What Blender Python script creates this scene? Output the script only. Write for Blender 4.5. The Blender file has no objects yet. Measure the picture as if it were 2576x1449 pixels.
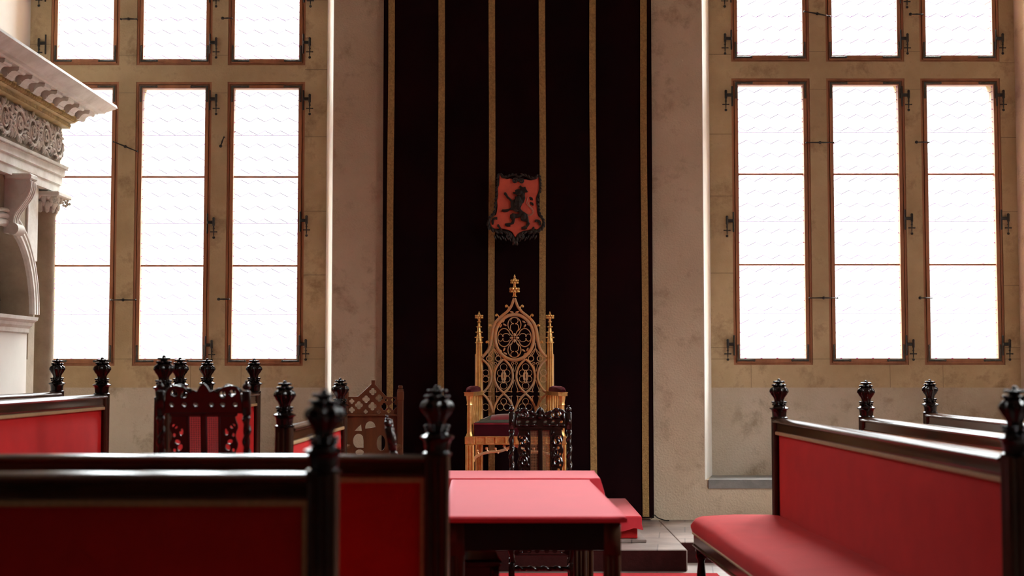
import bpy, math, random
from mathutils import Vector, Matrix
from math import sin, cos, pi, radians, sqrt, atan2
random.seed(7)
SC = bpy.context.scene
COL = SC.collection
# ------------------------------------------------------------------ camera
EYE = 1.415
F = 3578.0
PITCH = math.atan(205.5 / F)
cam = bpy.data.cameras.new('camera')
cam.lens = 50.0; cam.sensor_width = 36.0; cam.clip_end = 200
cam.dof.use_dof = True; cam.dof.focus_distance = 11.4; cam.dof.aperture_fstop = 2.0
cam.dof.aperture_blades = 0
camo = bpy.data.objects.new('camera', cam); COL.objects.link(camo)
camo.location = (0, 0, EYE); camo.rotation_euler = (pi / 2 + PITCH, 0, 0)
SC.camera = camo
# ------------------------------------------------------------------ world
w = bpy.data.worlds.new('world'); SC.world = w; w.use_nodes = True
bg = w.node_tree.nodes['Background']
# overcast sky: pale at the horizon, much brighter high up
def sky(nt):
    N, L = nt.nodes, nt.links
    tc = N.new('ShaderNodeTexCoord'); sp = N.new('ShaderNodeSeparateXYZ'); L.new(tc.outputs['Generated'], sp.inputs[0])
    mr = N.new('ShaderNodeMapRange'); mr.interpolation_type = 'SMOOTHSTEP'
    mr.inputs['From Min'].default_value = 0.22; mr.inputs['From Max'].default_value = 0.75
    mr.inputs['To Min'].default_value = SKY_LOW; mr.inputs['To Max'].default_value = SKY_HIGH
    L.new(sp.outputs['Z'], mr.inputs['Value']); L.new(mr.outputs[0], bg.inputs[1])
    bg.inputs[0].default_value = (0.93, 0.97, 1.0, 1)
SKY_LOW, SKY_HIGH = 2.3, 115.0
sky(w.node_tree)
SC.view_settings.view_transform = 'Standard'; SC.view_settings.look = 'None'
SC.view_settings.gamma = 1.0; SC.view_settings.use_curve_mapping = False
SC.view_settings.exposure = 0.0
def portal(name, loc, rot, sx, sy):
    l = bpy.data.lights.new(name, 'AREA'); l.shape = 'RECTANGLE'; l.size = sx; l.size_y = sy
    l.cycles.is_portal = True
    o = bpy.data.objects.new(name, l); COL.objects.link(o); o.location = loc; o.rotation_euler = rot
    return o
portal('portal_left', (-3.0, 13.02, 3.6), (-pi / 2, 0, 0), 2.7, 5.2)
portal('portal_right', (3.15, 13.02, 3.6), (-pi / 2, 0, 0), 2.8, 5.2)

portal('portal_added_side', (5.63, 6.7, 4.4), (0, pi / 2, 0), 3.6, 1.8)  # serves the added side window

def dirpx(px, py):
    u = (px - 1288) / F; v = (724.5 - py) / F
    return Vector((u, cos(PITCH) - v * sin(PITCH), sin(PITCH) + v * cos(PITCH)))
def at(px, py, Y):
    d = dirpx(px, py); t = Y / d.y
    return Vector((d.x * t, Y, EYE + d.z * t))
def atx(px, py, X):
    d = dirpx(px, py); t = X / d.x
    return Vector((X, d.y * t, EYE + d.z * t))

# ------------------------------------------------------------------ materials
def mat(name, base, rough=0.6, metal=0.0, var=0.0, vscale=4.0, bump=0.0, bscale=40.0, sheen=0.0, coat=0.0,
        base2=None, spec=0.5, detail=6.0, stretch=(1, 1, 1), sheen_rough=0.4, sheen_tint=None):
    m = bpy.data.materials.new(name); m.use_nodes = True
    nt = m.node_tree; b = nt.nodes['Principled BSDF']; N = nt.nodes; L = nt.links
    b.inputs['Base Color'].default_value = (*base, 1)
    b.inputs['Roughness'].default_value = rough; b.inputs['Metallic'].default_value = metal
    b.inputs['Specular IOR Level'].default_value = spec
    b.inputs['Sheen Weight'].default_value = sheen; b.inputs['Sheen Roughness'].default_value = sheen_rough
    if sheen_tint: b.inputs['Sheen Tint'].default_value = (*sheen_tint, 1)
    b.inputs['Coat Weight'].default_value = coat; b.inputs['Coat Roughness'].default_value = 0.12
    tc = N.new('ShaderNodeTexCoord'); mp = N.new('ShaderNodeMapping')
    mp.inputs['Scale'].default_value = stretch
    L.new(tc.outputs['Object'], mp.inputs['Vector'])
    if base2 is None and var > 0:
        base2 = tuple(max(0, c * (1 - var)) for c in base)
    if base2 is not None:
        n = N.new('ShaderNodeTexNoise'); n.inputs['Scale'].default_value = vscale; n.inputs['Detail'].default_value = detail
        n.inputs['Roughness'].default_value = 0.62
        L.new(mp.outputs[0], n.inputs['Vector'])
        r = N.new('ShaderNodeValToRGB'); r.color_ramp.elements[0].position = 0.36; r.color_ramp.elements[1].position = 0.64
        r.color_ramp.elements[0].color = (*base2, 1); r.color_ramp.elements[1].color = (*base, 1)
        L.new(n.outputs['Fac'], r.inputs['Fac']); L.new(r.outputs['Color'], b.inputs['Base Color'])
    if bump > 0:
        n2 = N.new('ShaderNodeTexNoise'); n2.inputs['Scale'].default_value = bscale; n2.inputs['Detail'].default_value = 8
        L.new(mp.outputs[0], n2.inputs['Vector'])
        bp = N.new('ShaderNodeBump'); bp.inputs['Strength'].default_value = bump; bp.inputs['Distance'].default_value = 0.01
        L.new(n2.outputs['Fac'], bp.inputs['Height']); L.new(bp.outputs['Normal'], b.inputs['Normal'])
    return m
def stain_mat(name, base, base2, dark, s1=0.9, s2=7.0, bump=0.4, amount=0.55):
    """old plaster / sandstone: two tones, darker blotches, rough grain"""
    m = mat(name, base, rough=0.9, base2=base2, vscale=s1, bump=bump, bscale=60, spec=0.2)
    nt = m.node_tree; N = nt.nodes; L = nt.links; b = N['Principled BSDF']
    old = b.inputs['Base Color'].links[0].from_socket
    tc = [n for n in N if n.type == 'TEX_COORD'][0]
    n = N.new('ShaderNodeTexNoise'); n.inputs['Scale'].default_value = s2; n.inputs['Detail'].default_value = 10
    n.inputs['Roughness'].default_value = 0.7; n.inputs['Distortion'].default_value = 0.12
    L.new(tc.outputs['Object'], n.inputs['Vector'])
    r = N.new('ShaderNodeValToRGB'); r.color_ramp.elements[0].position = amount; r.color_ramp.elements[1].position = amount + 0.16
    r.color_ramp.elements[0].color = (0, 0, 0, 1); r.color_ramp.elements[1].color = (0.8, 0.8, 0.8, 1)
    L.new(n.outputs['Fac'], r.inputs['Fac'])
    mx = N.new('ShaderNodeMix'); mx.data_type = 'RGBA'
    L.new(r.outputs['Color'], mx.inputs['Factor']); L.new(old, mx.inputs[6]); mx.inputs[7].default_value = (*dark, 1)
    L.new(mx.outputs[2], b.inputs['Base Color'])
    return m
def tile_mat(name, c1, c2, mortar, scale=1.6):
    m = mat(name, c1, rough=0.35, var=0.2, vscale=2.0, bump=0.15, bscale=25)
    nt = m.node_tree; N = nt.nodes; L = nt.links; b = N['Principled BSDF']
    tc = [n for n in N if n.type == 'TEX_COORD'][0]
    br = N.new('ShaderNodeTexBrick'); br.inputs['Scale'].default_value = scale
    br.offset = 0.5; br.inputs['Mortar Size'].default_value = 0.008
    br.inputs['Brick Width'].default_value = 0.62; br.inputs['Row Height'].default_value = 0.62
    br.inputs['Color1'].default_value = (*c1, 1); br.inputs['Color2'].default_value = (*c2, 1); br.inputs['Mortar'].default_value = (*mortar, 1)
    mp = N.new('ShaderNodeMapping'); mp.inputs['Rotation'].default_value = (0, 0, 0.12)
    L.new(tc.outputs['Object'], mp.inputs['Vector']); L.new(mp.outputs[0], br.inputs['Vector'])
    n = N.new('ShaderNodeTexNoise'); n.inputs['Scale'].default_value = 3; n.inputs['Detail'].default_value = 8
    L.new(tc.outputs['Object'], n.inputs['Vector'])
    r = N.new('ShaderNodeValToRGB'); r.color_ramp.elements[0].position = 0.35; r.color_ramp.elements[1].position = 0.7
    r.color_ramp.elements[0].color = (0.55, 0.5, 0.5, 1); r.color_ramp.elements[1].color = (1.15, 1.1, 1.1, 1)
    L.new(n.outputs['Fac'], r.inputs['Fac'])
    mx = N.new('ShaderNodeMix'); mx.data_type = 'RGBA'; mx.blend_type = 'MULTIPLY'; mx.inputs['Factor'].default_value = 1
    L.new(br.outputs['Color'], mx.inputs[6]); L.new(r.outputs['Color'], mx.inputs[7]); L.new(mx.outputs[2], b.inputs['Base Color'])
    return m
M = {}
M['plaster'] = stain_mat('plaster', (0.64, 0.53, 0.39), (0.52, 0.42, 0.30), (0.34, 0.245, 0.165), 1.1, 4.0, 0.6, 0.53)
M['plaster_grey'] = stain_mat('plaster_grey', (0.56, 0.48, 0.38), (0.43, 0.35, 0.26), (0.28, 0.21, 0.14), 1.3, 3.5, 0.6, 0.54)
M['sandstone'] = stain_mat('sandstone', (0.52, 0.395, 0.24), (0.40, 0.29, 0.165), (0.24, 0.155, 0.085), 1.6, 3.2, 0.3, 0.53)
M['joint'] = mat('stone_joint', (0.17, 0.12, 0.07), 0.95)
M['white_plaster'] = mat('white_plaster', (0.72, 0.67, 0.60), 0.9, var=0.05)
M['low_bounce_brown'] = mat('low_bounce_brown', (0.10, 0.06, 0.035), 0.6, var=0.3)  # unseen front wall, made dark to cut light bounced onto bench backs
M['pale_reveal'] = mat('pale_reveal', (0.80, 0.77, 0.70), 0.85, var=0.06)
M['grey_stone'] = mat('grey_stone', (0.24, 0.235, 0.22), 0.6, var=0.3, vscale=6, bump=0.3)
M['marble'] = mat('carved_limestone', (0.76, 0.74, 0.68), 0.7, base2=(0.58, 0.54, 0.47), vscale=5, bump=0.2)
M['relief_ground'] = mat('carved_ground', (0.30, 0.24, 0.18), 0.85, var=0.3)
M['brown_shaded_stone'] = mat('brown_shaded_sandstone', (0.33, 0.255, 0.175), 0.8, base2=(0.24, 0.18, 0.12), vscale=5, bump=0.25)  # brown of the column; on the arch wall it stands for shade
M['gold_stone'] = mat('ochre_painted_stone', (0.52, 0.40, 0.17), 0.7, var=0.3, vscale=8)
M['floor'] = tile_mat('floor_tiles', (0.30, 0.245, 0.21), (0.24, 0.195, 0.17), (0.12, 0.10, 0.09))
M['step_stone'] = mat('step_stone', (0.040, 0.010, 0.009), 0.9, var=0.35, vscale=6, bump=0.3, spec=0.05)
M['dark_wood'] = mat('black_varnished_walnut', (0.010, 0.005, 0.004), 0.16, var=0.4, vscale=6, stretch=(1, 1, 0.2), spec=0.28)
M['brown_wood'] = mat('brown_varnished_walnut', (0.060, 0.022, 0.010), 0.17, base2=(0.022, 0.009, 0.005), vscale=14, stretch=(0.15, 1, 1), spec=0.4)
M['reed_wood'] = mat('reeded_walnut', (0.060, 0.026, 0.012), 0.26, base2=(0.022, 0.010, 0.006), vscale=12, stretch=(1, 1, 0.12), spec=0.3)
M['chair_wood'] = mat('carved_dark_walnut', (0.018, 0.007, 0.005), 0.2, var=0.4, vscale=12, spec=0.4)
M['frame_wood'] = mat('casement_wood', (0.38, 0.155, 0.07), 0.5, base2=(0.27, 0.105, 0.045), vscale=10, stretch=(1, 1, 0.1))
M['oak'] = mat('tracery_oak', (0.17, 0.055, 0.016), 0.5, base2=(0.09, 0.027, 0.008), vscale=10, stretch=(1, 1, 0.2))
M['red'] = mat('red_upholstery', (0.50, 0.018, 0.018), 0.85, var=0.12, vscale=5, bump=0.08, bscale=700, sheen=0.08, spec=0.12, sheen_tint=(1, .6, .6))
M['red_cloth'] = mat('red_felt_cloth', (0.50, 0.026, 0.036), 0.9, var=0.08, vscale=5, bump=0.08, bscale=600, sheen=0.72, spec=0.2, sheen_tint=(1, .62, .68))
M['carpet'] = mat('red_carpet', (0.30, 0.012, 0.016), 0.95, var=0.2, vscale=40, bump=0.3, bscale=400, sheen=0.0, spec=0.05)
M['braid'] = mat('tan_braid', (0.42, 0.28, 0.13), 0.7, var=0.2, vscale=60, bump=0.3, bscale=300)
M['curtain'] = mat('black_maroon_cloth', (0.011, 0.0010, 0.0022), 0.95, base2=(0.005, 0.0008, 0.0018), vscale=1.2, spec=0.1, bump=0.1, bscale=300)
M['gold_braid'] = mat('old_gold_braid', (0.46, 0.29, 0.10), 0.65, base2=(0.28, 0.175, 0.06), vscale=55, bump=0.7, bscale=90, spec=0.4)
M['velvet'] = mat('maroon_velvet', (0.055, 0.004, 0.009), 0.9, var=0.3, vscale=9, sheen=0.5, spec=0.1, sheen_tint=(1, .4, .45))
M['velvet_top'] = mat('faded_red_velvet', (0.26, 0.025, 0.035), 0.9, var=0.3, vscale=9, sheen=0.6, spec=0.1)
M['tapestry'] = mat('grey_green_band', (0.10, 0.10, 0.07), 0.9, var=0.3, vscale=30)
M['gold'] = mat('gilding', (1.0, 0.70, 0.28), 0.34, metal=0.75, base2=(0.78, 0.44, 0.13), vscale=14, bump=0.25, bscale=60)
M['gold_rust'] = mat('worn_gilding', (0.80, 0.40, 0.15), 0.42, metal=0.3, base2=(0.62, 0.44, 0.27), vscale=16, bump=0.2, bscale=60)
M['iron'] = mat('wrought_iron', (0.035, 0.033, 0.030), 0.5, metal=0.4, var=0.4, vscale=20)
M['iron_grey'] = mat('dull_iron', (0.085, 0.078, 0.065), 0.5, metal=0.5, var=0.4, vscale=30)
M['lead'] = mat('violet_fringe_came', (0.62, 0.22, 0.85), 0.6)  # violet puts the lens colour fringe of backlit cames into the lead
M['shield_red'] = mat('shield_red_paint', (0.80, 0.15, 0.09), 0.5, var=0.2, vscale=8)
M['shield_dark'] = mat('shield_black_paint', (0.022, 0.017, 0.012), 0.45, var=0.3, vscale=20)
M['silver'] = mat('pale_metal_wire', (0.45, 0.33, 0.24), 0.4, metal=0.6)
M['cane'] = mat('cane_weave', (0.20, 0.085, 0.03), 0.5, var=0.3, vscale=50)
M['cane_dark'] = mat('dark_cane_weave', (0.03, 0.006, 0.005), 0.5, var=0.3, vscale=50)
M['curtain_ochre'] = mat('ochre_inner_drape', (0.62, 0.40, 0.20), 0.9, var=0.15)
def glass_mat():
    m = bpy.data.materials.new('window_glass'); m.use_nodes = True
    nt = m.node_tree; N = nt.nodes; L = nt.links
    for n in list(N):
        if n.type != 'OUTPUT_MATERIAL': N.remove(n)
    out = N['Material Output']; tr = N.new('ShaderNodeBsdfTransparent'); gl = N.new('ShaderNodeBsdfGlossy')
    tr.inputs[0].default_value = (0.97, 0.98, 0.97, 1); gl.inputs['Roughness'].default_value = 0.03
    mx = N.new('ShaderNodeMixShader'); mx.inputs[0].default_value = 0.05
    L.new(tr.outputs[0], mx.inputs[1]); L.new(gl.outputs[0], mx.inputs[2]); L.new(mx.outputs[0], out.inputs[0])
    return m
M['glass'] = glass_mat()

# ------------------------------------------------------------------ mesh builder
class MB:
    def __init__(s): s.v = []; s.f = []
    def add(s, vs, fs):
        o = len(s.v); s.v += [tuple(p) for p in vs]; s.f += [tuple(i + o for i in f) for f in fs]; return s
    def box(s, x0, x1, y0, y1, z0, z1):
        vs = [(x, y, z) for z in (z0, z1) for y in (y0, y1) for x in (x0, x1)]
        return s.add(vs, [(0, 2, 3, 1), (4, 5, 7, 6), (0, 1, 5, 4), (2, 6, 7, 3), (0, 4, 6, 2), (1, 3, 7, 5)])
    def bbox(s, x0, x1, y0, y1, z0, z1, b=0.004):
        """box with chamfered edges"""
        b = min(b, (x1 - x0) / 2.01, (y1 - y0) / 2.01, (z1 - z0) / 2.01)
        P = []
        idx = {}
        for ix, (x, dx) in enumerate(((x0, b), (x1, -b))):
            for iy, (y, dy) in enumerate(((y0, b), (y1, -b))):
                for iz, (z, dz) in enumerate(((z0, b), (z1, -b))):
                    idx[(ix, iy, iz, 0)] = len(P); P.append((x, y + dy, z + dz))
                    idx[(ix, iy, iz, 1)] = len(P); P.append((x + dx, y, z + dz))
                    idx[(ix, iy, iz, 2)] = len(P); P.append((x + dx, y + dy, z))
        g = lambda a, b_, c, k: idx[(a, b_, c, k)]
        Fs = []
        for a in (0, 1):
            f = [g(a, 0, 0, 0), g(a, 1, 0, 0), g(a, 1, 1, 0), g(a, 0, 1, 0)]; Fs.append(f if a else f[::-1])
            f = [g(0, a, 0, 1), g(0, a, 1, 1), g(1, a, 1, 1), g(1, a, 0, 1)]; Fs.append(f if a else f[::-1])
            f = [g(0, 0, a, 2), g(1, 0, a, 2), g(1, 1, a, 2), g(0, 1, a, 2)]; Fs.append(f if a else f[::-1])
        for a in (0, 1):
            for c in (0, 1):
                Fs.append([g(a, c, 0, 0), g(a, c, 1, 0), g(a, c, 1, 1), g(a, c, 0, 1)])
                Fs.append([g(a, 0, c, 0), g(a, 1, c, 0), g(a, 1, c, 2), g(a, 0, c, 2)])
                Fs.append([g(0, a, c, 1), g(1, a, c, 1), g(1, a, c, 2), g(0, a, c, 2)])
                for e in (0, 1):
                    Fs.append([g(a, c, e, 0), g(a, c, e, 1), g(a, c, e, 2)])
        return s.add(P, Fs)
    def prism(s, poly, z0, z1, axis='z'):
        n = len(poly)
        def P(a, b, h):
            return (a, b, h) if axis == 'z' else ((a, h, b) if axis == 'y' else (h, a, b))
        vs = [P(a, b, z0) for a, b in poly] + [P(a, b, z1) for a, b in poly]
        fs = [tuple(range(n))[::-1], tuple(range(n, 2 * n))] + [(i, (i + 1) % n, n + (i + 1) % n, n + i) for i in range(n)]
        return s.add(vs, fs)
    def lathe(s, prof, c=(0, 0, 0), n=24, lobes=0, amp=None, rot=0.0):
        """prof: (r, z) list bottom to top; amp: lobe strength at each profile point"""
        vs = []
        for k, (r, z) in enumerate(prof):
            a = amp[k] if amp else 0
            for i in range(n):
                t = 2 * pi * i / n + rot
                rr = r * (1 - a * (0.5 - 0.5 * cos(lobes * t)) ** 1.5) if lobes else r
                vs.append((c[0] + rr * cos(t), c[1] + rr * sin(t), c[2] + z))
        fs = []
        for k in range(len(prof) - 1):
            for i in range(n):
                j = (i + 1) % n
                fs.append((k * n + i, k * n + j, (k + 1) * n + j, (k + 1) * n + i))
        fs.append(tuple(range(n))[::-1]); fs.append(tuple(range((len(prof) - 1) * n, len(prof) * n)))
        return s.add(vs, fs)
    def ball(s, c, r, sc=(1, 1, 1), n=10, m=7, R=None):
        vs = []; fs = []
        for j in range(1, m):
            ph = pi * j / m
            for i in range(n):
                t = 2 * pi * i / n
                vs.append(Vector((r * sc[0] * sin(ph) * cos(t), r * sc[1] * sin(ph) * sin(t), r * sc[2] * cos(ph))))
        vs.append(Vector((0, 0, r * sc[2]))); vs.append(Vector((0, 0, -r * sc[2])))
        T = (m - 1) * n; B = T + 1
        for j in range(m - 2):
            for i in range(n):
                k = (i + 1) % n
                fs.append((j * n + i, (j + 1) * n + i, (j + 1) * n + k, j * n + k))
        for i in range(n):
            k = (i + 1) % n
            fs.append((T, i, k)); fs.append((B, (m - 2) * n + k, (m - 2) * n + i))
        if R is not None: vs = [R @ v for v in vs]
        return s.add([v + Vector(c) for v in vs], fs)
    def tube(s, pts, r, n=8, closed=False, flat=1.0, up=(0, 1, 0)):
        """sweep an ellipse along pts; r number or list; flat scales the axis along 'up'"""
        pts = [Vector(p) for p in pts]; N_ = len(pts); up = Vector(up)
        vs = []; fs = []
        for i, p in enumerate(pts):
            a = pts[(i - 1) % N_] if (closed or i > 0) else p
            b = pts[(i + 1) % N_] if (closed or i < N_ - 1) else p
            t = (b - a).normalized()
            sd = t.cross(up)
            if sd.length < 1e-4: sd = t.cross(Vector((1, 0, 0)))
            sd.normalize(); u2 = sd.cross(t).normalized()
            rr = r[i] if isinstance(r, (list, tuple)) else r
            for k in range(n):
                th = 2 * pi * (k + .5) / n
                vs.append(p + sd * (cos(th) * rr) + u2 * (sin(th) * rr * flat))
        m = N_ if closed else N_ - 1
        for i in range(m):
            j = (i + 1) % N_
            for k in range(n):
                l = (k + 1) % n
                fs.append((i * n + k, i * n + l, j * n + l, j * n + k))
        if not closed:
            fs.append(tuple(range(n))[::-1]); fs.append(tuple(range((N_ - 1) * n, N_ * n)))
        return s.add(vs, fs)
    def extrude_x(s, prof, x0, x1):
        """prof list of (y,z)"""
        return s.prism([(a, b) for a, b in prof], x0, x1, axis='x')
    def mesh(s, name):
        me = bpy.data.meshes.new(name); me.from_pydata(s.v, [], s.f); me.validate(); return me
    def build(s, name, material, parent=None, smooth=35, shift=None):
        if shift is not None:
            sx, sy, sz = shift; s.v = [(x - sx, y - sy, z - sz) for x, y, z in s.v]
        me = s.mesh(name)
        import bmesh
        bm = bmesh.new(); bm.from_mesh(me); bmesh.ops.recalc_face_normals(bm, faces=bm.faces); bm.to_mesh(me); bm.free()
        me.materials.append(M[material] if isinstance(material, str) else material)
        if smooth:
            me.polygons.foreach_set('use_smooth', [True] * len(me.polygons)); me.set_sharp_from_angle(angle=radians(smooth))
        o = bpy.data.objects.new(name, me); COL.objects.link(o)
        if parent: o.parent = parent
        if shift is not None and not parent: o.location = shift
        return o
def smooth_path(pts, k=4, closed=False):
    P = [Vector(p) if len(p) == 3 else Vector((p[0], p[1], 0)) for p in pts]; n = len(P); out = []
    rng = range(n) if closed else range(n - 1)
    for i in rng:
        g = (lambda q: P[q % n]) if closed else (lambda q: P[max(0, min(n - 1, q))])
        p0, p1, p2, p3 = g(i - 1), g(i), g(i + 1), g(i + 2)
        for j in range(k):
            t = j / k
            out.append(0.5 * ((2 * p1) + (p2 - p0) * t + (2 * p0 - 5 * p1 + 4 * p2 - p3) * t * t + (3 * p1 - p0 - 3 * p2 + p3) * t ** 3))
    if not closed: out.append(P[-1])
    return out
def plate(name, outer, holes, thick, bevel, material, parent=None, plane='xz', loc=(0, 0, 0), label=None):
    """solid plate with holes in the local XZ plane (thickness along Y), or YZ plane"""
    cu = bpy.data.curves.new(name, 'CURVE'); cu.dimensions = '2D'; cu.fill_mode = 'BOTH'
    cu.extrude = thick / 2 - bevel; cu.bevel_depth = bevel; cu.bevel_resolution = 1; cu.offset = -bevel
    for loop in [outer] + holes:
        sp = cu.splines.new('POLY'); sp.points.add(len(loop) - 1)
        for p, q in zip(sp.points, loop): p.co = (q[0], q[1], 0, 1)
        sp.use_cyclic_u = True
    o = bpy.data.objects.new('tmp', cu); COL.objects.link(o)
    dg = bpy.context.evaluated_depsgraph_get()
    me = bpy.data.meshes.new_from_object(o.evaluated_get(dg)); me.name = name
    bpy.data.objects.remove(o); bpy.data.curves.remove(cu)
    R = Matrix(((1, 0, 0, 0), (0, 0, -1, 0), (0, 1, 0, 0), (0, 0, 0, 1))) if plane == 'xz' else \
        Matrix(((0, 0, 1, 0), (1, 0, 0, 0), (0, 1, 0, 0), (0, 0, 0, 1)))
    me.transform(Matrix.Translation(loc) @ R)
    me.materials.clear(); me.materials.append(M[material])
    me.polygons.foreach_set('use_smooth', [True] * len(me.polygons)); me.set_sharp_from_angle(angle=radians(40))
    ob = bpy.data.objects.new(name, me); COL.objects.link(ob)
    if parent: ob.parent = parent
    return ob
def circ(cx, cy, rx, ry=None, n=16, rot=0):
    ry = ry or rx
    return [(cx + rx * cos(2 * pi * i / n) * cos(rot) - ry * sin(2 * pi * i / n) * sin(rot),
             cy + rx * cos(2 * pi * i / n) * sin(rot) + ry * sin(2 * pi * i / n) * cos(rot)) for i in range(n)]
def tag(o, label=None, cat=None, group=None, kind=None):
    if label: o['label'] = label
    if cat: o['category'] = cat
    if group: o['group'] = group
    if kind: o['kind'] = kind
    return o
def thing(name, label, cat, loc=(0, 0, 0), rz=0, group=None):
    o = bpy.data.objects.new(name, None); COL.objects.link(o); o.location = loc; o.rotation_euler = (0, 0, rz)
    o.empty_display_size = 0.1
    return tag(o, label, cat, group)
def copy_tree(o, parent=None):
    c = o.copy(); COL.objects.link(c); c.parent = parent
    for ch in [x for x in bpy.data.objects if x.parent == o]: copy_tree(ch, c)
    return c
def struct(o): o['kind'] = 'structure'; return o

# ================================================================== SETTING
YW = 12.1      # plane of the piers
YN = 12.6      # plane of the stone window frames, at the back of the splayed niches
PF = 0.15      # platform in front of the back wall
ZH = 6.6       # head of the niches
XL, XR = -4.75, 5.3
NL = (-4.45, -4.325, -1.648, -1.53)      # left niche: outer edge, inner corner, inner corner, outer edge
NR = (1.63, 1.757, 4.50, 4.63)
SILL = 0.485; STB = 1.257
b = MB()
b.prism([(NL[3], YW), (NR[0], YW), (NR[1], YN), (NR[1], 13), (NL[2], 13), (NL[2], YN)], -0.1, ZH)
b.prism([(XL - .3, YW), (NL[0], YW), (NL[1], YN), (NL[1], 13), (XL - .3, 13)], -0.1, ZH)
b.prism([(NR[3], YW), (XR + .3, YW), (XR + .3, 13), (NR[2], 13), (NR[2], YN)], -0.1, ZH)
b.prism([(NL[0], YW), (NL[3], YW), (NL[2], YN), (NL[2], 13), (NL[1], 13), (NL[1], YN)], -0.1, SILL)
b.prism([(NR[0], YW), (NR[3], YW), (NR[2], YN), (NR[2], 13), (NR[1], 13), (NR[1], YN)], -0.1, SILL)
b.box(XL - .3, XR + .3, YW, 13, ZH, 8.3)
struct(b.build('wall_back', 'plaster', smooth=0))
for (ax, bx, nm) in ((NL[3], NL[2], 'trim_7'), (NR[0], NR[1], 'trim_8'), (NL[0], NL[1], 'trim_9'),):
    g = .006 if bx > ax else -.006        # reveals of the niches, paler than the wall plaster
    struct(MB().prism([(ax, YW), (ax + g, YW), (bx + g, YN), (bx, YN)], SILL, ZH).build(nm, 'pale_reveal', smooth=0))
for (a, c, nm) in ((NL[1], NL[2], 'trim_1'), (NR[1], NR[2], 'trim_2')):
    struct(MB().box(a, c, YN + 0.004, 13, SILL, STB).build(nm, 'plaster_grey', smooth=0))
YB = -5.0
struct(MB().box(XL - .3, XL, YB, YW, -0.1, 8.3).build('wall_left', 'white_plaster', smooth=0))
ADDED_SIDE_WINDOWS = ((5.8, 7.6),); SZ = (2.6, 6.2)  # unseen side window, invented to light the room from the right
s = MB(); ys = [YB] + [q for p_ in ADDED_SIDE_WINDOWS for q in p_] + [YW]
for i in range(0, len(ys), 2): s.box(XR, XR + .3, ys[i], ys[i + 1], -0.1, 8.3)
for a, c in ADDED_SIDE_WINDOWS: s.box(XR, XR + .3, a, c, -0.1, SZ[0]); s.box(XR, XR + .3, a, c, SZ[1], 8.3)
struct(s.build('wall_right', 'white_plaster', smooth=0))
for k, (a, c) in enumerate(ADDED_SIDE_WINDOWS):
    e = bpy.data.objects.new('window_%d' % (k + 3), None); COL.objects.link(e); struct(e); e.location = (XR + .15, (a + c) / 2, SZ[0])  # added window, put in only for its daylight
    s = MB()
    for q in (-.9, -.3, .3, .9): s.box(-.05, .05, max(-.9, q - .05), min(.9, q + .05), 0, SZ[1] - SZ[0])
    for z in (0, 1.8, SZ[1] - SZ[0] - .1): s.box(-.05, .05, -.9, .9, z, z + .1)
    s.build('stone_frame', 'sandstone', e, smooth=0)
    MB().box(-.004, .004, -.9, .9, 0, SZ[1] - SZ[0]).build('pane', 'glass', e, smooth=0)
struct(MB().box(XL - .3, XR + .3, YB - .3, YB, -0.1, 8.3).build('wall_front', 'low_bounce_brown', smooth=0))
struct(MB().box(XL - .3, XR + .3, YB - .3, 13, 8.3, 8.5).build('ceiling', 'white_plaster', smooth=0))
struct(MB().box(XL - .3, XR + .3, YB - .3, 13, -0.3, -0.1 + .1).build('floor', 'floor', smooth=0))
YP = 10.1
pl = MB()
pl.bbox(-2.0, 1.235, YP, YW + .0, 0.0, PF, .006); pl.bbox(1.235, XR, 10.55, YW, 0.0, PF, .006)
pl.bbox(XL, -1.42, 5.9, YW, 0.0, PF, .006)
pl = pl.build('floor', 'floor', smooth=0); struct(pl)
# dark riser faces of the step
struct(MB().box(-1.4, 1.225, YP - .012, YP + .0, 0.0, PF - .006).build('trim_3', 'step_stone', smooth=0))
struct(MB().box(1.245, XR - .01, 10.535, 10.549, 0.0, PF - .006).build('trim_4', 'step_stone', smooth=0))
struct(MB().bbox(NR[0] - .0 + .005, XR - .02, YW - .018, YW - .001, PF, PF + .028).build('baseboard_back', 'frame_wood'))
# stone ledge at the foot of the right niche
def ledge(nm, n):
    s = MB(); s.prism([(n[0] + .03, YW - .012), (n[3] - .03, YW - .012), (n[2], YN), (n[1], YN)], SILL - .072, SILL + .001)
    struct(s.build(nm, 'grey_stone', smooth=0))
ledge('trim_5', NR); ledge('trim_6', NL)
# red runner
tag(MB().bbox(-1.35, 1.42, 2.6, 9.93, 0.0, 0.012, .004).build('carpet', 'carpet'), 'red carpet laid on the lower floor in front of the step', 'carpet')

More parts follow.
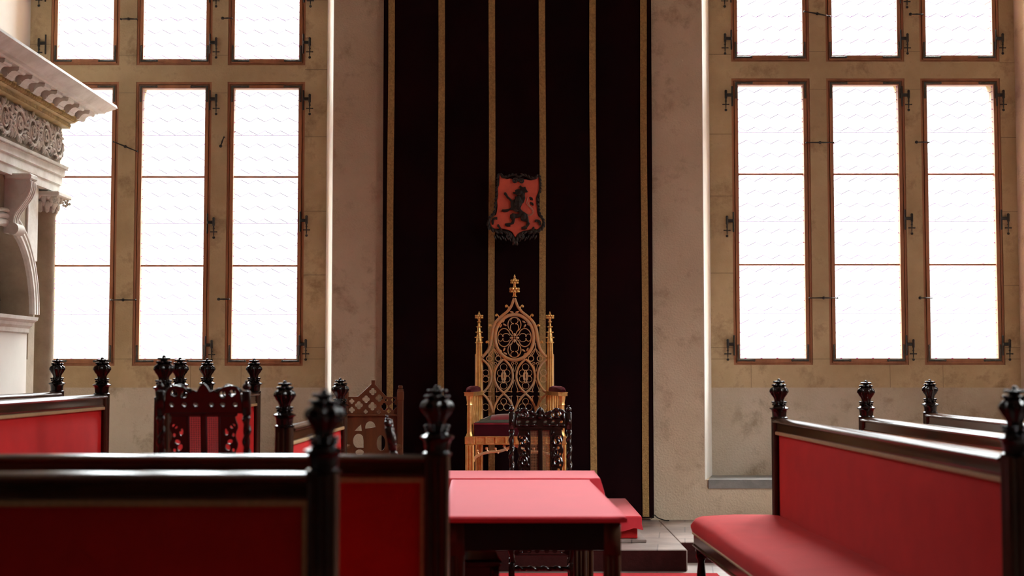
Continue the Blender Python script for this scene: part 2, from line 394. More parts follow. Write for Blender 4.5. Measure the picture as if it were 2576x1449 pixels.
# ------------------------------------------------------------------ windows
def X_at(px, py): return at(px, py, YN).x
def Z_at(py, px=1288): return at(px, py, YN).z
casL = [((118, 120), (300, 287)), ((343, 331), (532, 525)), ((572, 565), (767, 762))]
casR = [((1838, 1848), (2036, 2046)), ((2076, 2090), (2275, 2287)), ((2314, 2328), (2513, 2532))]
def xavg(p, y0, y1): return (X_at(p[0], y0) + X_at(p[1], y1)) / 2
def casement(parent, x0, x1, z0, z1, bars, hinge_side, pat_phase, nm):
    rA, rB = (.0030, .0019) if x0 < 0 else (.0019, .0030)
    t = 0.064; yf = YN + .012; yb = yf + .06
    o = MB()
    # outer frame and inner sash, stepped
    def rect(xa, xb, za, zb, w_, ya, ybk):
        o.box(xa, xb, ya, ybk, za, za + w_); o.box(xa, xb, ya, ybk, zb - w_, zb)
        o.box(xa, xa + w_, ya, ybk, za + w_, zb - w_); o.box(xb - w_, xb, ya, ybk, za + w_, zb - w_)
    rect(x0, x1, z0, z1, .020, yf, yb)
    rect(x0 + .020, x1 - .020, z0 + .020, z1 - .020, .008, yf + .012, yb)
    rect(x0 + .028, x1 - .028, z0 + .028, z1 - .028, .030, yf - .006, yb)
    o.tube([(x0 + .03, yf - .006, z0 + .024), (x1 - .03, yf - .006, z0 + .024)], .006, 6)
    fr = o.build(nm, 'frame_wood', parent, smooth=0)
    gx0, gx1, gz0, gz1 = x0 + t - .004, x1 - t + .004, z0 + t - .004, z1 - t + .004
    MB().box(gx0 - .004, gx1 + .004, yf + .028, yf + .031, gz0 - .004, gz1 + .004).build('pane', 'glass', fr, smooth=0)
    for zb_ in bars:
        MB().bbox(gx0, gx1, yf + .008, yf + .026, zb_ - .009, zb_ + .009, .004).build('glazing_bar', 'frame_wood', fr)
    # hexagon leading, one field per pane
    L_ = MB(); yl = yf + .024
    wd = (gx1 - gx0) / 4.1; rowh = 0.1165
    edges = [gz0] + list(bars) + [gz1]
    def seg(a, c, r):
        if max(a[0], c[0]) > gx1 + .001 or min(a[0], c[0]) < gx0 - .001:
            def clip(p, q):
                if p[0] > gx1: tt = (gx1 - q[0]) / (p[0] - q[0]); return (gx1, q[1] + (p[1] - q[1]) * tt)
                if p[0] < gx0: tt = (gx0 - q[0]) / (p[0] - q[0]); return (gx0, q[1] + (p[1] - q[1]) * tt)
                return p
            if (a[0] > gx1 and c[0] > gx1) or (a[0] < gx0 and c[0] < gx0): return
            a, c = clip(a, c), clip(c, a)
        L_.tube([(a[0], yl, a[1]), (c[0], yl, c[1])], r, 4)
    for e in range(len(edges) - 1):
        lo, hi = edges[e] + .012, edges[e + 1] - .012
        nrow = int((hi - lo) / rowh) + 1
        for k in range(nrow):
            zc = hi - .014 - k * rowh
            if zc - .036 < lo - .02: break
            sh = (k % 2) * .5
            for i in range(-1, 6):
                xa = gx0 + (i + sh + pat_phase) * wd
                up_, dn = zc, zc - .036
                lowz = max(dn, lo - .01)
                seg((xa, up_), (xa + wd / 2, lowz), rA); seg((xa + wd / 2, lowz), (xa + wd, up_), rB)
                zn = zc - rowh
                if zn > lo - .012 and gx0 < xa + wd / 2 < gx1: L_.tube([(xa + wd / 2, yl, dn), (xa + wd / 2, yl, zn)], .0013, 4)
        mid = (lo + hi) / 2
        L_.tube([(gx0, yl, mid - .02), (gx1, yl, mid - .02)], .0022, 4)
    # small lead ties along the edge of the sash
    k = 0
    zt = gz0 + .03
    while zt < gz1:
        for xx in (gx0 + .003, gx1 - .003): L_.ball((xx, yl, zt), .005, (1, .6, 1), 6, 4)
        zt += .085 + .03 * (k % 2); k += 1
    for xx in [gx0 + wd * (i + .35) for i in range(4)]:
        for zz in [gz0 + .002] + [q + .010 for q in bars]: L_.ball((xx, yl, zz), .006, (1.8, .6, .8), 6, 4)
    L_.build('leading', 'lead', fr, smooth=0)
    # flat iron angles on the corners
    for sx in (0, 1):
        for sz in (0, 1):
            c_ = MB(); xc = x0 + .041 if sx == 0 else x1 - .041; zc = z0 + .041 if sz == 0 else z1 - .041
            dx = 1 if sx == 0 else -1; dz = 1 if sz == 0 else -1
            xs = sorted((xc - dx * .009, xc + dx * .14)); zs = sorted((zc - dz * .009, zc + dz * .14))
            c_.bbox(xs[0], xs[1], yf - .012, yf - .005, zc - .009, zc + .009, .003); c_.bbox(xc - .009, xc + .009, yf - .013, yf - .006, zs[0], zs[1], .003)
            for q in (.05, .09, .13):
                c_.ball((xc + dx * q, yf - .012, zc), .005, (1, .6, 1), 6, 4); c_.ball((xc, yf - .013, zc + dz * q), .005, (1, .6, 1), 6, 4)
            c_.ball((xc + dx * .14, yf - .010, zc), .012, (1, .4, 1), 8, 5)
            c_.build('corner_iron', 'iron_grey', fr)
    return fr
def hinge(parent, px, py, side, flip=False):
    """wrought iron hinge on the casement edge, hook and pin on the stone; px,py = knuckle; side +1: stone is to the right"""
    p = at(px, py, YN); x, z = p.x, p.z; y = YN - .02; s = MB()
    s.bbox(*sorted((x - side * .065, x - side * .05)), y - .001, y + .006, z - .10, z + .08, .003)     # strap on sash
    s.bbox(*sorted((x - side * .06, x + side * .008)), y - .006, y + .006, z - .014, z + .014, .004)      # arm
    s.tube([(x, y - .006, z + .03), (x, y - .006, z - .03)], .011, 10)
    s.ball((x, y - .006, z + .034), .012)
    s.tube([(x, y - .006, z - .03), (x, y, z - .12)], [.007, .004], 8)
    s.ball((x, y, z - .135), .012, (1, .6, 1)); s.tube([(x - .024, y, z - .085), (x + .024, y, z - .085)], .005, 6)
    s.ball((x - .026, y, z - .085), .006); s.ball((x + .026, y, z - .085), .006); s.ball((x, y, z - .055), .010, (1, .7, .7))
    return s.build('hinge', 'iron', parent)
def latch(parent, xa, ya, xb, yb, knob=None):
    a = at(xa, ya, YN); c = at(xb, yb, YN); y = YN - .03; s = MB(); m = (a + c) / 2 if knob is None else (a if knob == 0 else c)
    s.tube([(a.x, y, a.z), ((a.x + c.x) / 2, y - .006, (a.z + c.z) / 2), (c.x, y, c.z)], [.004, .0075, .004], 8)
    s.ball((m.x, y - .004, m.z), .015, (1, .7, .9)); s.tube([(m.x, y, m.z), (m.x, YN + .002, m.z)], .005, 6)
    if knob is None:
        for q in (a, c): s.ball((q.x, y, q.z), .008); s.tube([(q.x, y, q.z), (q.x, YN + .01, q.z)], .004, 6)
    else:
        q = c if knob == 0 else a; s.ball((q.x, y, q.z), .006); s.tube([(q.x, y, q.z), (q.x, YN + .01, q.z)], .004, 6)
    return s.build('latch', 'iron', parent)
Z_TOP = 6.25
def window(nm, cas, n, yt, yb, yu):
    e = bpy.data.objects.new(nm, None); COL.objects.link(e); struct(e); e.empty_display_size = .2
    xs = [(xavg(a, yt, yb), xavg(c, yt, yb)) for a, c in cas]
    z0, z1 = Z_at(yb), Z_at(yt); zu = Z_at(yu)
    # stone frame: posts, mullions, transom, with moulded edges
    s = MB(); ya, ybk = YN, 12.98
    xe = [n[1] - .0] + [q for p in xs for q in p] + [n[2] + .0]
    for i in range(0, len(xe), 2): s.box(xe[i], xe[i + 1], ya, ybk, z0, Z_TOP)
    s.box(n[1], n[2], ya, ybk, STB, z0); s.box(n[1], n[2], ya, ybk, Z_TOP, ZH)
    for a, c in xs: s.box(a, c, ya, ybk, z1, zu)
    s.build('stone_frame', 'sandstone', e, smooth=0)
    j = MB()
    rnd = random.Random(len(nm) + int(n[0] * 10))
    for (xa, xb) in ((xe[0], xe[1]), (xe[-2], xe[-1])):
        z = STB + .35
        while z < 6.2:
            j.box(xa, xb, ya - .0012, ya + .002, z, z + .004); z += .52 + rnd.random() * .2
    for i in (2, 4):
        for z in (z1 + .0 - .12 + .02, zu + .09): j.box(xe[i], xe[i + 1], ya - .0012, ya + .002, z, z + .003)
    for i in range(3):
        xx = (xs[i][0] + xs[i][1]) / 2 + (.18 if i % 2 else -.2); j.box(xx, xx + .003, ya - .0012, ya + .002, STB, z0)
    j.box(xe[0], xe[-1], ya - .0012, ya + .002, STB + .12 + .13, STB + .254)
    j.build('stone_joint', 'joint', e, smooth=0)
    bz = [Z_at(444), Z_at(668)] if n is NL else [Z_at(437), Z_at(665)]
    for i, (a, c) in enumerate(xs):
        casement(e, a, c, z0, z1, bz[::-1], 1, [.3, .1, .45][i] if n is NL else [.55, .5, .45][i], 'casement')
        casement(e, a, c, zu, Z_TOP, [zu + .82, zu + 1.45], 1, .2, 'casement')
    return e
W1 = window('window_1', casL, NL, 206, 920, 164)
for px, py in ((545, 250), (780, 250), (539, 560), (772, 555), (534, 868), (770, 866), (545, 108), (780, 108)): hinge(W1, px, py, 1)
hinge(W1, 100, 110, -1); hinge(W1, 545, -20, 1); hinge(W1, 782, -20, 1); hinge(W1, 100, -22, -1)
latch(W1, 288, 358, 347, 382); latch(W1, 281, 755, 343, 755); latch(W1, 557, 369, 565, 346, 0); latch(W1, 552, 753, 578, 753, 0)
latch(W1, 306, 50, 345, 50); latch(W1, 562, 48, 585, 48, 0)
W2 = window('window_2', casR, NR, 197, 918, 155)
for px, py in ((1823, 98), (1825, 240), (1828, 556), (1830, 866), (1822, -20)): hinge(W2, px, py, -1)
for px, py in ((2281, 98), (2284, 240), (2292, 550), (2296, 866), (2520, 98), (2522, 240), (2534, 550), (2538, 866), (2280, -18)): hinge(W2, px, py, 1)
latch(W2, 2022, 31, 2086, 43); latch(W2, 2027, 360, 2095, 360); latch(W2, 2035, 750, 2105, 750); latch(W2, 2288, 38, 2320, 38, 0)
latch(W2, 2303, 359, 2335, 359, 0); latch(W2, 2312, 750, 2342, 750, 0)

# ================================================================== TRIBUNE (carved stone loggia on the left wall)
XF = -3.70                                   # face of its wall
tb = thing('stone_tribune', 'pale carved stone tribune with cornice, frieze and arch against the left wall', 'tribune', (XF - .4, 10.2, PF))
TS = (XF - .4, 10.2, PF)
YE = atx(152, 380, XF).y                     # far end of the entablature
Y0 = 6.2
def tp(px, py, X=XF): return atx(px, py, X)
# profile of the entablature in (projection from XF, z), measured at the far end
def pz(py, proj=0.0): return at(152, py, YE).z
def prj(px): return (px - 152) / F * YE
z_ = lambda py: at(200, py, YE).z
def run(name, prof, material, y0=Y0, y1=None, extra=0.0):
    s = MB(); y1 = y1 or YE
    poly = [(XF - .9, prof[0][1])] + [(XF + a, c) for a, c in prof] + [(XF - .9, prof[-1][1])]
    # moulding returns round the far corner: loft of offsets
    n = len(prof)
    vs = []; fs = []
    for (a, c) in prof:
        vs += [(XF + a, y0, c), (XF + a, y1 + a, c), (XF - .9, y1 + a, c)]
    for i in range(n - 1):
        fs += [(3 * i, 3 * i + 1, 3 * i + 4, 3 * i + 3), (3 * i + 1, 3 * i + 2, 3 * i + 5, 3 * i + 4)]
    o_ = len(vs); vs += [(XF - .9, y0, prof[0][1]), (XF - .9, y0, prof[-1][1])]
    fs += [(0, 1, 2, o_), (3 * (n - 1), 3 * (n - 1) + 1, 3 * (n - 1) + 2, o_ + 1)]
    fs.append(tuple([3 * i for i in range(n)] + [o_ + 1, o_]))
    s.add(vs, fs)
    return s.build(name, material, tb, smooth=25, shift=TS)
ztop = z_(253)
cor = [(prj(152), z_(323)), (prj(170), z_(321)), (prj(170), z_(309)), (prj(178), z_(306)), (prj(186), z_(298)), (prj(190), z_(294))]
run('bed_moulding', cor, 'gold_stone')
run('corona', [(prj(184), z_(296)), (prj(186), z_(277)), (prj(224), z_(276)), (prj(226), z_(272)), (prj(238), z_(271)), (prj(240), z_(268)), (prj(250), z_(262)), (prj(264), z_(253)), (prj(262), z_(246)), (prj(262) - .3, z_(240))], 'marble')
fz = [(0, z_(412)), (.0, z_(405)), (.012, z_(370)), (.01, z_(335)), (0, z_(323))]
run('frieze', fz, 'relief_ground')
run('architrave', [(-.02, z_(487)), (-.0, z_(487)), (0, z_(468)), (.014, z_(466)), (.014, z_(446)), (.03, z_(444)), (.03, z_(430)), (.05, z_(424)), (.055, z_(419)), (.02, z_(414)), (0, z_(412))], 'marble')
# dentils, eggs, consoles
s = MB(); y = Y0
while y < YE + .05:
    s.bbox(XF + prj(168), XF + prj(173), y, y + .017, z_(318), z_(311), .002); y += .027
s.build('dentil_band', 'gold_stone', tb, shift=TS)
s = MB(); y = Y0
while y < YE + .05:
    s.ball((XF + prj(184), y, z_(301)), .022, (1, .8, .9), 8, 6); y += .046
s.build('egg_band', 'gold_stone', tb, shift=TS)
y = YE + .02
while y > 6.3:
    s = MB(); q0, q1 = prj(186) - .01, prj(224)
    W_ = q1 - q0; zl, zh = z_(297), z_(276); H_ = zh - zl
    pr = [(q0, zl), (q0 + .18 * W_, zl - .0 * H_), (q0 + .36 * W_, zl + .12 * H_), (q0 + .46 * W_, zl + .36 * H_), (q0 + .60 * W_, zl + .56 * H_), (q0 + .85 * W_, zl + .60 * H_), (q0 + .97 * W_, zl + .72 * H_), (q0 + .97 * W_, zh), (q0, zh)]
    s.prism([(XF + a, c) for a, c in pr], y, y + .13, axis='y')
    s.tube([(XF + q0 + .24 * W_, y - .008, zl + .20 * H_), (XF + q0 + .24 * W_, y + .138, zl + .20 * H_)], .020, 12)
    s.tube([(XF + q0 + .86 * W_, y - .006, zl + .74 * H_), (XF + q0 + .86 * W_, y + .136, zl + .74 * H_)], .016, 12)
    s.build('console', 'marble', tb, shift=TS); y -= .28
s = MB(); y = Y0
while y < YE + .04:
    s.ball((XF + .052, y, z_(427)), .008, (1, 1.2, 1), 6, 4); y += .022
s.build('bead_band', 'marble', tb, shift=TS)
# frieze relief: acanthus scrolls
s = MB(); rnd = random.Random(3); y = YE - .14; zc = (z_(412) + z_(323)) / 2; hh = (z_(323) - z_(412)) / 2
k = 0
while y > 6.5:
    sg = 1 if k % 2 else -1
    pts = []; rr = []
    for i in range(26):
        a = i / 25 * 2.6 * 2 * pi / 1.3; r = .125 * (1 - i / 30)
        pts.append((XF + .022, y + r * cos(a) * .95, zc + sg * r * sin(a))); rr.append(.015 * (1 - i / 40))
    s.tube(pts, rr, 6, up=(1, 0, 0))
    for i in range(16):
        a = 2 * pi * i / 16 + rnd.random() * .3; r = .115 + .02 * rnd.random()
        R = Matrix.Rotation(a + .6 * sg, 3, 'X')
        s.ball((XF + .022, y + r * cos(a), zc + r * sin(a) * .95), .026, (.5, 1.3, .42), 8, 5, R)
    for i in range(7):
        a = 2 * pi * i / 7; s.ball((XF + .03, y + .03 * cos(a), zc + .03 * sin(a)), .015, (.8, 1, 1), 6, 5)
    # leaf spray between scrolls
    for i in range(9):
        a = -pi / 2 + pi * i / 8
        for sy in (1, -1):
            R = Matrix.Rotation(a * sy + pi / 2, 3, 'X')
            s.ball((XF + .02, y - .155 + sy * .03 * cos(a), zc + .10 * sin(a)), .03, (.5, .35, 1.1), 6, 5, R)
    y -= .30; k += 1
s.build('frieze_relief', 'marble', tb, shift=TS)
# wall with arch opening behind the console, in the plane X = XF - .05
XA = XF - .06
ysp = tp(72, 785, XA).y; zsp = tp(50, 788, XA).z
ztopw = z_(487) + .0
arch_r = .62; ycen = ysp - arch_r; arch_h = arch_r * 1.0
YEW = 11.2
out = [(Y0 - 10.2, PF - PF), (YEW - 10.2, 0), (YEW - 10.2, ztopw - PF + .12), (Y0 - 10.2, ztopw - PF + .12)]
zarch = tp(50, 788, XA).z - PF
hole = [(ycen + arch_r - 10.2, zarch - .35)] + [(ycen + arch_r * cos(pi * i / 20) - 10.2, zarch + arch_h * sin(pi * i / 20)) for i in range(21)] + [(ycen - arch_r - 10.2, zarch - .35)]
plate('arch_wall', out, [hole], .22, .004, 'brown_shaded_stone', tb, plane='yz', loc=(XA - .11 - TS[0], 0, 0))  # brown puts the shade of the arch into the wall colour
# second inner dark wall behind and ochre drape and iron grille
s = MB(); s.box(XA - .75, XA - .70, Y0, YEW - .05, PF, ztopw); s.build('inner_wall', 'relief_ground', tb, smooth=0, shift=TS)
s = MB(); pts = []
n = 60
vs = []
for i in range(n + 1):
    yy = ycen - .62 + 1.3 * i / n; xx = XA - .62 + .025 * sin(i * 1.3)
    vs += [(xx, yy, PF + .9), (xx, yy, zsp + .7)]
s.add(vs, [(2 * i, 2 * i + 2, 2 * i + 3, 2 * i + 1) for i in range(n)]); s.build('inner_drape', 'curtain_ochre', tb, shift=TS)
s = MB()
for i in range(-6, 8):
    y0 = ycen + i * .2
    s.tube([(XA - .26, y0 - .5, zsp - .3), (XA - .26, y0 + .5, zsp + .7)], .008, 8); s.tube([(XA - .245, y0 + .5, zsp - .3), (XA - .245, y0 - .5, zsp + .7)], .008, 8)
for i in range(-5, 6):
    for j_ in range(0, 9): s.ball((XA - .25, ycen + i * .1 * 1 + (.0 if j_ % 2 else .1), zsp - .3 + j_ * .1 + .0), .012, (1, 1, 1), 8, 5)
s.build('iron_grille', 'iron', tb, shift=TS)
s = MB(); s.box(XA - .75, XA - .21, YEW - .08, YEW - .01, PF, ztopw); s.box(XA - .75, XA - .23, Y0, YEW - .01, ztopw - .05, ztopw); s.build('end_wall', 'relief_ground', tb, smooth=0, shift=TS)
# archivolt mouldings
for (dr, w_, dx) in ((.035, .030, .02), (.085, .022, .035), (.125, .016, .045)):
    s = MB(); pts = [(XA + dx * .6, ycen + (arch_r + dr) * cos(pi * i / 30), zsp + (arch_r + dr) * sin(pi * i / 30)) for i in range(31)]
    s.tube(pts, w_, 8, up=(1, 0, 0)); s.build('archivolt', 'marble', tb, shift=TS)
# keystone console: S scroll
kt = tp(66, 470, XF); kb = tp(28, 602, XF)
s = MB(); yk = ycen + .10
zt_, zb_ = ztopw - .02, zsp + arch_r - .04
Hk = zt_ - zb_
prof = [(.0, zt_), (.15, zt_), (.18, zt_ - .05 * Hk), (.185, zt_ - .16 * Hk), (.165, zt_ - .32 * Hk), (.12, zt_ - .48 * Hk), (.075, zt_ - .64 * Hk), (.06, zt_ - .78 * Hk), (.07, zt_ - .9 * Hk), (.06, zb_), (0, zb_)]
pr2 = smooth_path(prof[1:-1], 4)
poly = [(XA, zt_)] + [(XA + p.x, p.y) for p in pr2] + [(XA, zb_)]
s.prism(poly, yk - .06, yk + .06, axis='y')
for dy in (-.05, -.02, .02, .05): s.tube([(XA + p.x + .003, yk + dy, p.y) for p in pr2], .010, 6, up=(0, 1, 0))
s.tube([(XA + .07, yk - .075, zb_ + .03), (XA + .07, yk + .075, zb_ + .03)], .045, 14)
s.tube([(XA + .10, yk - .065, zt_ - .14 * Hk), (XA + .10, yk + .065, zt_ - .14 * Hk)], .07, 16)
s.build('keystone_scroll', 'marble', tb, shift=TS)
s = MB(); s.bbox(XA, XA + .20, yk - .08, yk + .08, zt_ - .01, zt_ + .035, .01); s.build('keystone_cap', 'marble', tb, shift=TS)
# parapet below: cap moulding and panel
YC = tp(74, 800, XF + .06).y
zc1, zc0 = tp(80, 796, XF + .1).z, tp(80, 830, XF + .1).z
def runp(name, prof, material, y1, base=XF):
    s = MB(); n = len(prof); vs = []; fs = []
    for (a, c) in prof: vs += [(base + a, Y0, c), (base + a, y1 + a, c), (base - .3, y1 + a, c)]
    for i in range(n - 1): fs += [(3 * i, 3 * i + 1, 3 * i + 4, 3 * i + 3), (3 * i + 1, 3 * i + 2, 3 * i + 5, 3 * i + 4)]
    o_ = len(vs); vs += [(base - .3, Y0, prof[0][1]), (base - .3, Y0, prof[-1][1])]
    fs += [(0, 1, 2, o_), (3 * (n - 1), 3 * (n - 1) + 1, 3 * (n - 1) + 2, o_ + 1), tuple([3 * i for i in range(n)] + [o_ + 1, o_])]
    return s.add(vs, fs).build(name, material, tb, smooth=25, shift=TS)
runp('parapet', [(0, PF), (0, zc0 - .02)], 'white_plaster', YC - .05, XF + .06)
runp('parapet_cap', [(0.0, zc0 - .03), (.012, zc0 - .02), (.012, zc0 + .01), (.03, zc0 + .03), (.035, zc1 - .05), (.06, zc1 - .03), (.065, zc1 - .005), (.0, zc1)], 'marble', YC - .05, XF + .06)
# column with capital
yc_ = YE - .12; xc_ = at(108, 700, yc_).x
rc = .092
zc_t = at(110, 487, yc_).z; zcap = at(110, 535, yc_).z
s = MB(); s.lathe([(rc * 1.25, PF), (rc * 1.25, PF + .08), (rc, PF + .12), (rc, PF + 1.2), (rc * .95, zcap - .03), (rc * 1.02, zcap - .02), (rc * 1.02, zcap)], (xc_, yc_, 0), 32)
s.build('column', 'brown_shaded_stone', tb, shift=TS)
s = MB(); s.bbox(XA - .002, XA + .015, ycen + arch_r - .10, YEW - .01, zsp + .42, ztopw, .004); s.build('lit_side_panel', 'marble', tb, shift=TS)  # pale strip stands for the lit right part of the arch wall
s = MB(); s.lathe([(rc * .95, zcap), (rc * 1.0, zcap + .08), (rc * 1.35, zc_t - .04), (rc * 1.35, zc_t - .035)], (xc_, yc_, 0), 24)
s.bbox(xc_ - .17, xc_ + .17, yc_ - .17, yc_ + .17, zc_t - .035, zc_t, .006)
for k in range(12):
    a = 2 * pi * k / 12
    for (rr_, zz, r2, o_) in ((1.06, .02, .020, 0), (1.18, .05, .024, 0), (1.16, .07, .020, .26), (1.34, .105, .024, .26), (1.5, .13, .022, 0)):
        R = Matrix.Rotation(a + o_, 3, 'Z'); s.ball((xc_ + rc * rr_ * cos(a + o_), yc_ + rc * rr_ * sin(a + o_), zcap + zz), r2, (.7, 1, 1.5), 8, 6, R)
for sx in (-1, 1):
    for sy in (-1, 1):
        cxy = (xc_ + sx * .130, yc_ + sy * .130)
        for q in range(9):
            a = q / 8 * 1.6 * 2 * pi / 1.3; r_ = .036 * (1 - q / 11); d_ = Vector((sx, sy)).normalized()
            s.ball((cxy[0] + d_.x * r_ * cos(a), cxy[1] + d_.y * r_ * cos(a), zc_t - .068 + r_ * sin(a)), .012, (1, 1, 1), 6, 5)
s.build('capital', 'marble', tb, shift=TS)

# ================================================================== WALL HANGING
YH = YW - .05
xl, xr = at(961, 900, YH).x, at(1643, 900, YH).x
hang = thing('wall_hanging', 'tall black-maroon cloth hanging with vertical gold braid stripes behind the throne', 'wall hanging', ((xl + xr) / 2, YH, PF))
HS = ((xl + xr) / 2, YH, PF)
def fold(x): return .008 * sin(x * 7.3 + .6) + .005 * sin(x * 17 + 2)
s = MB(); n = 160; ztp = 6.9; vs = []; fs = []
for i in range(n + 1):
    x = xl + (xr - xl) * i / n
    for z in (PF + .02, 2.5, 4.5, ztp): vs.append((x, YH + fold(x + .012 * (z - 2)), z))
for i in range(n):
    for k in range(3): fs.append((4 * i + k, 4 * (i + 1) + k, 4 * (i + 1) + k + 1, 4 * i + k + 1))
# thickness
m_ = len(vs); vs += [(a, c + .02, d) for a, c, d in vs]; fs += [tuple(m_ + q for q in f[::-1]) for f in fs]
fs += [(k, k + 1, m_ + k + 1, m_ + k) for k in range(3)] + [(4 * n + k, 4 * n + k + 1, m_ + 4 * n + k + 1, m_ + 4 * n + k) for k in range(3)]
s.add(vs, fs); s.build('cloth_panel', 'curtain', hang, shift=HS)
for (xt, xb) in ((985, 980), (1111, 1108), (1238, 1236), (1364, 1366), (1491, 1493), (1618, 1624)):
    x0 = at(xt, 50, YH).x; x1 = at(xb, 1000, YH).x; s = MB(); vs = []; n = 24; wv = .0275
    for i in range(n + 1):
        z = PF + .03 + (ztp - PF - .05) * i / n; t = (z - PF) / (4.7)
        xc = x1 + (x0 - x1) * min(1.2, t) + .003 * sin(z * 2.3 + xt)
        vs += [(xc - wv, YH + fold(xc - wv + .012 * (z - 2)) - .009, z), (xc + wv, YH + fold(xc + wv + .012 * (z - 2)) - .009, z)]
    s.add(vs, [(2 * i, 2 * i + 1, 2 * i + 3, 2 * i + 2) for i in range(n)])
    m_ = len(s.v); s.add([(a, c + .006, d) for a, c, d in vs], [(2 * i, 2 * i + 2, 2 * i + 3, 2 * i + 1) for i in range(n)])
    s.f += [(2 * i, 2 * i + 2, m_ + 2 * i + 2, m_ + 2 * i) for i in range(n)] + [(2 * i + 1, 2 * i + 3, m_ + 2 * i + 3, m_ + 2 * i + 1) for i in range(n)]
    s.build('braid_stripe', 'gold_braid', hang, shift=HS)
s = MB(); s.tube([(xl - .1, YH + .005, ztp), (xr + .1, YH + .005, ztp)], .02, 12); s.build('hanging_rod', 'iron', hang, shift=HS)

# ------------------------------------------------------------------ coat of arms
YS = YH - .10
def sp_(cx, cy): p = at(1160 + cx / 6.036, 400 + cy / 6.036, YS); return (p.x, p.z)
sc_ = sp_(830, 700)
arms = thing('coat_of_arms', 'red carved shield with a black lion and dark leaf border on the wall hanging', 'coat of arms', (sc_[0], YS, sc_[1]))
def sl(cx, cy): a = sp_(cx, cy); return (a[0] - sc_[0], a[1] - sc_[1])
sh = [(600, 220), (615, 275), (690, 305), (760, 300), (870, 345), (960, 310), (1050, 325), (1130, 300), (1150, 250), (1175, 245), (1180, 320), (1185, 380), (1190, 460), (1165, 540), (1140, 600), (1150, 700), (1155, 800), (1175, 870), (1215, 940), (1215, 1010), (1180, 1080), (1100, 1065), (960, 1100), (860, 1140), (822, 1190), (770, 1110), (690, 1075), (600, 1060), (500, 1060), (450, 1000), (445, 940), (480, 890), (530, 840), (550, 730), (545, 640), (560, 550), (550, 450), (575, 400), (580, 300), (585, 250)]
shp = [(p.x, p.y) for p in smooth_path([sl(*q) for q in sh], 3, True)]
plate('shield_field', shp, [], .03, .006, 'shield_red', arms)
lion = [(820, 480), (850, 465), (900, 460), (885, 430), (900, 405), (925, 430), (950, 435), (975, 425), (985, 455), (1000, 480), (1015, 505), (985, 515), (970, 510), (965, 560), (975, 600), (955, 660), (925, 690), (905, 750), (915, 780), (960, 815), (1005, 840), (1020, 890), (1030, 960), (1045, 985), (1030, 1015), (1000, 1050), (1000, 1065), (960, 1075), (915, 1070), (915, 1040), (950, 1030), (985, 1015), (995, 960), (940, 950), (905, 935), (900, 890), (860, 900), (820, 905), (815, 950), (800, 990), (745, 1005), (750, 1030), (700, 1030), (665, 1010), (670, 985), (710, 980), (755, 975), (775, 940), (740, 890), (745, 850), (800, 835), (870, 840), (880, 815), (830, 800), (790, 785), (740, 785), (700, 810), (650, 815), (610, 800), (625, 770), (665, 770), (740, 760), (755, 735), (750, 700), (750, 650), (725, 620), (695, 600), (680, 570), (650, 540), (655, 515), (680, 510), (700, 540), (715, 570), (745, 600), (780, 635), (820, 615), (850, 590), (850, 560), (825, 540), (790, 530), (790, 510), (820, 510)]
li = plate('lion', [sl(*q) for q in lion], [], .024, .005, 'shield_dark', arms, loc=(0, -.024, 0))
s = MB()
for (cx, cy, r) in ((895, 520, .022), (870, 620, .028), (860, 700, .03), (840, 760, .026), (950, 880, .025), (790, 870, .02), (930, 560, .02), (905, 660, .02), (870, 540, .014)):
    q = sl(cx, cy); s.ball((q[0], -.036, q[1]), r, (1, .45, 1.15), 10, 7)
for i in range(12):
    q = sl(860 + 20 * sin(i * 2.1) + 30 * (i % 3 - 1), 600 + i * 15); s.ball((q[0], -.045, q[1]), .010, (.8, .6, 1.4), 6, 5)
s.build('mane', 'shield_dark', arms)
s = MB()
for pth in ([(1005, 862), (1050, 862), (1085, 840), (1095, 800), (1075, 750), (1045, 720), (1025, 690), (1018, 655)], [(1005, 850), (1045, 850), (1072, 830), (1080, 795), (1055, 750), (1015, 710), (998, 680), (1000, 640), (1008, 600), (1020, 580)]):
    s.tube([(p.x, -.022, p.y) for p in smooth_path([sl(*q) for q in pth], 4)], .0022, 6)
s.build('tail', 'silver', arms)
s = MB()
for (cx, cy) in ((1065, 605), (1075, 683)):
    for dx, dy in ((-14, -14), (0, 0), (14, 16), (-8, 6), (8, -4)): q = sl(cx + dx, cy + dy); s.ball((q[0], -.02, q[1]), .008, (1, .6, 1), 8, 5)
s.build('tail_tuft', 'shield_dark', arms)
s = MB()
def leafline(pts, r, n, out=1, sz=.02):
    P = smooth_path([sl(*q) for q in pts], 6)
    s.tube([(p.x, -.022, p.y) for p in P], r, 8)
    for i in range(n):
        k = int((i + .5) / n * (len(P) - 1)); t = (P[min(k + 1, len(P) - 1)] - P[max(k - 1, 0)]).normalized()
        nn = Vector((t.y, -t.x, 0)) * out; a = atan2(t.y, t.x) + out * -.45
        c = P[k] + nn * sz * .40; R = Matrix.Rotation(-a, 3, 'Y')
        s.ball((c.x, -.026, c.y), sz * .82, (1.2, .45, .55), 8, 5, R)
leafline([(600, 235), (625, 280), (690, 285), (760, 255), (830, 255), (865, 300)], .0075, 7, -1, .018)
leafline([(1165, 250), (1140, 295), (1060, 300), (990, 265), (920, 255), (880, 300)], .0075, 7, 1, .018)
leafline([(575, 240), (560, 300), (565, 380), (545, 450)], .006, 5, 1, .016); leafline([(1180, 260), (1195, 330), (1195, 400), (1195, 460)], .006, 5, -1, .016)
leafline([(545, 450), (550, 540), (535, 640), (530, 730), (510, 830), (450, 890), (430, 960)], .006, 9, 1, .02)
leafline([(1195, 460), (1165, 560), (1150, 650), (1165, 760), (1185, 850), (1230, 920), (1245, 980)], .006, 9, -1, .02)
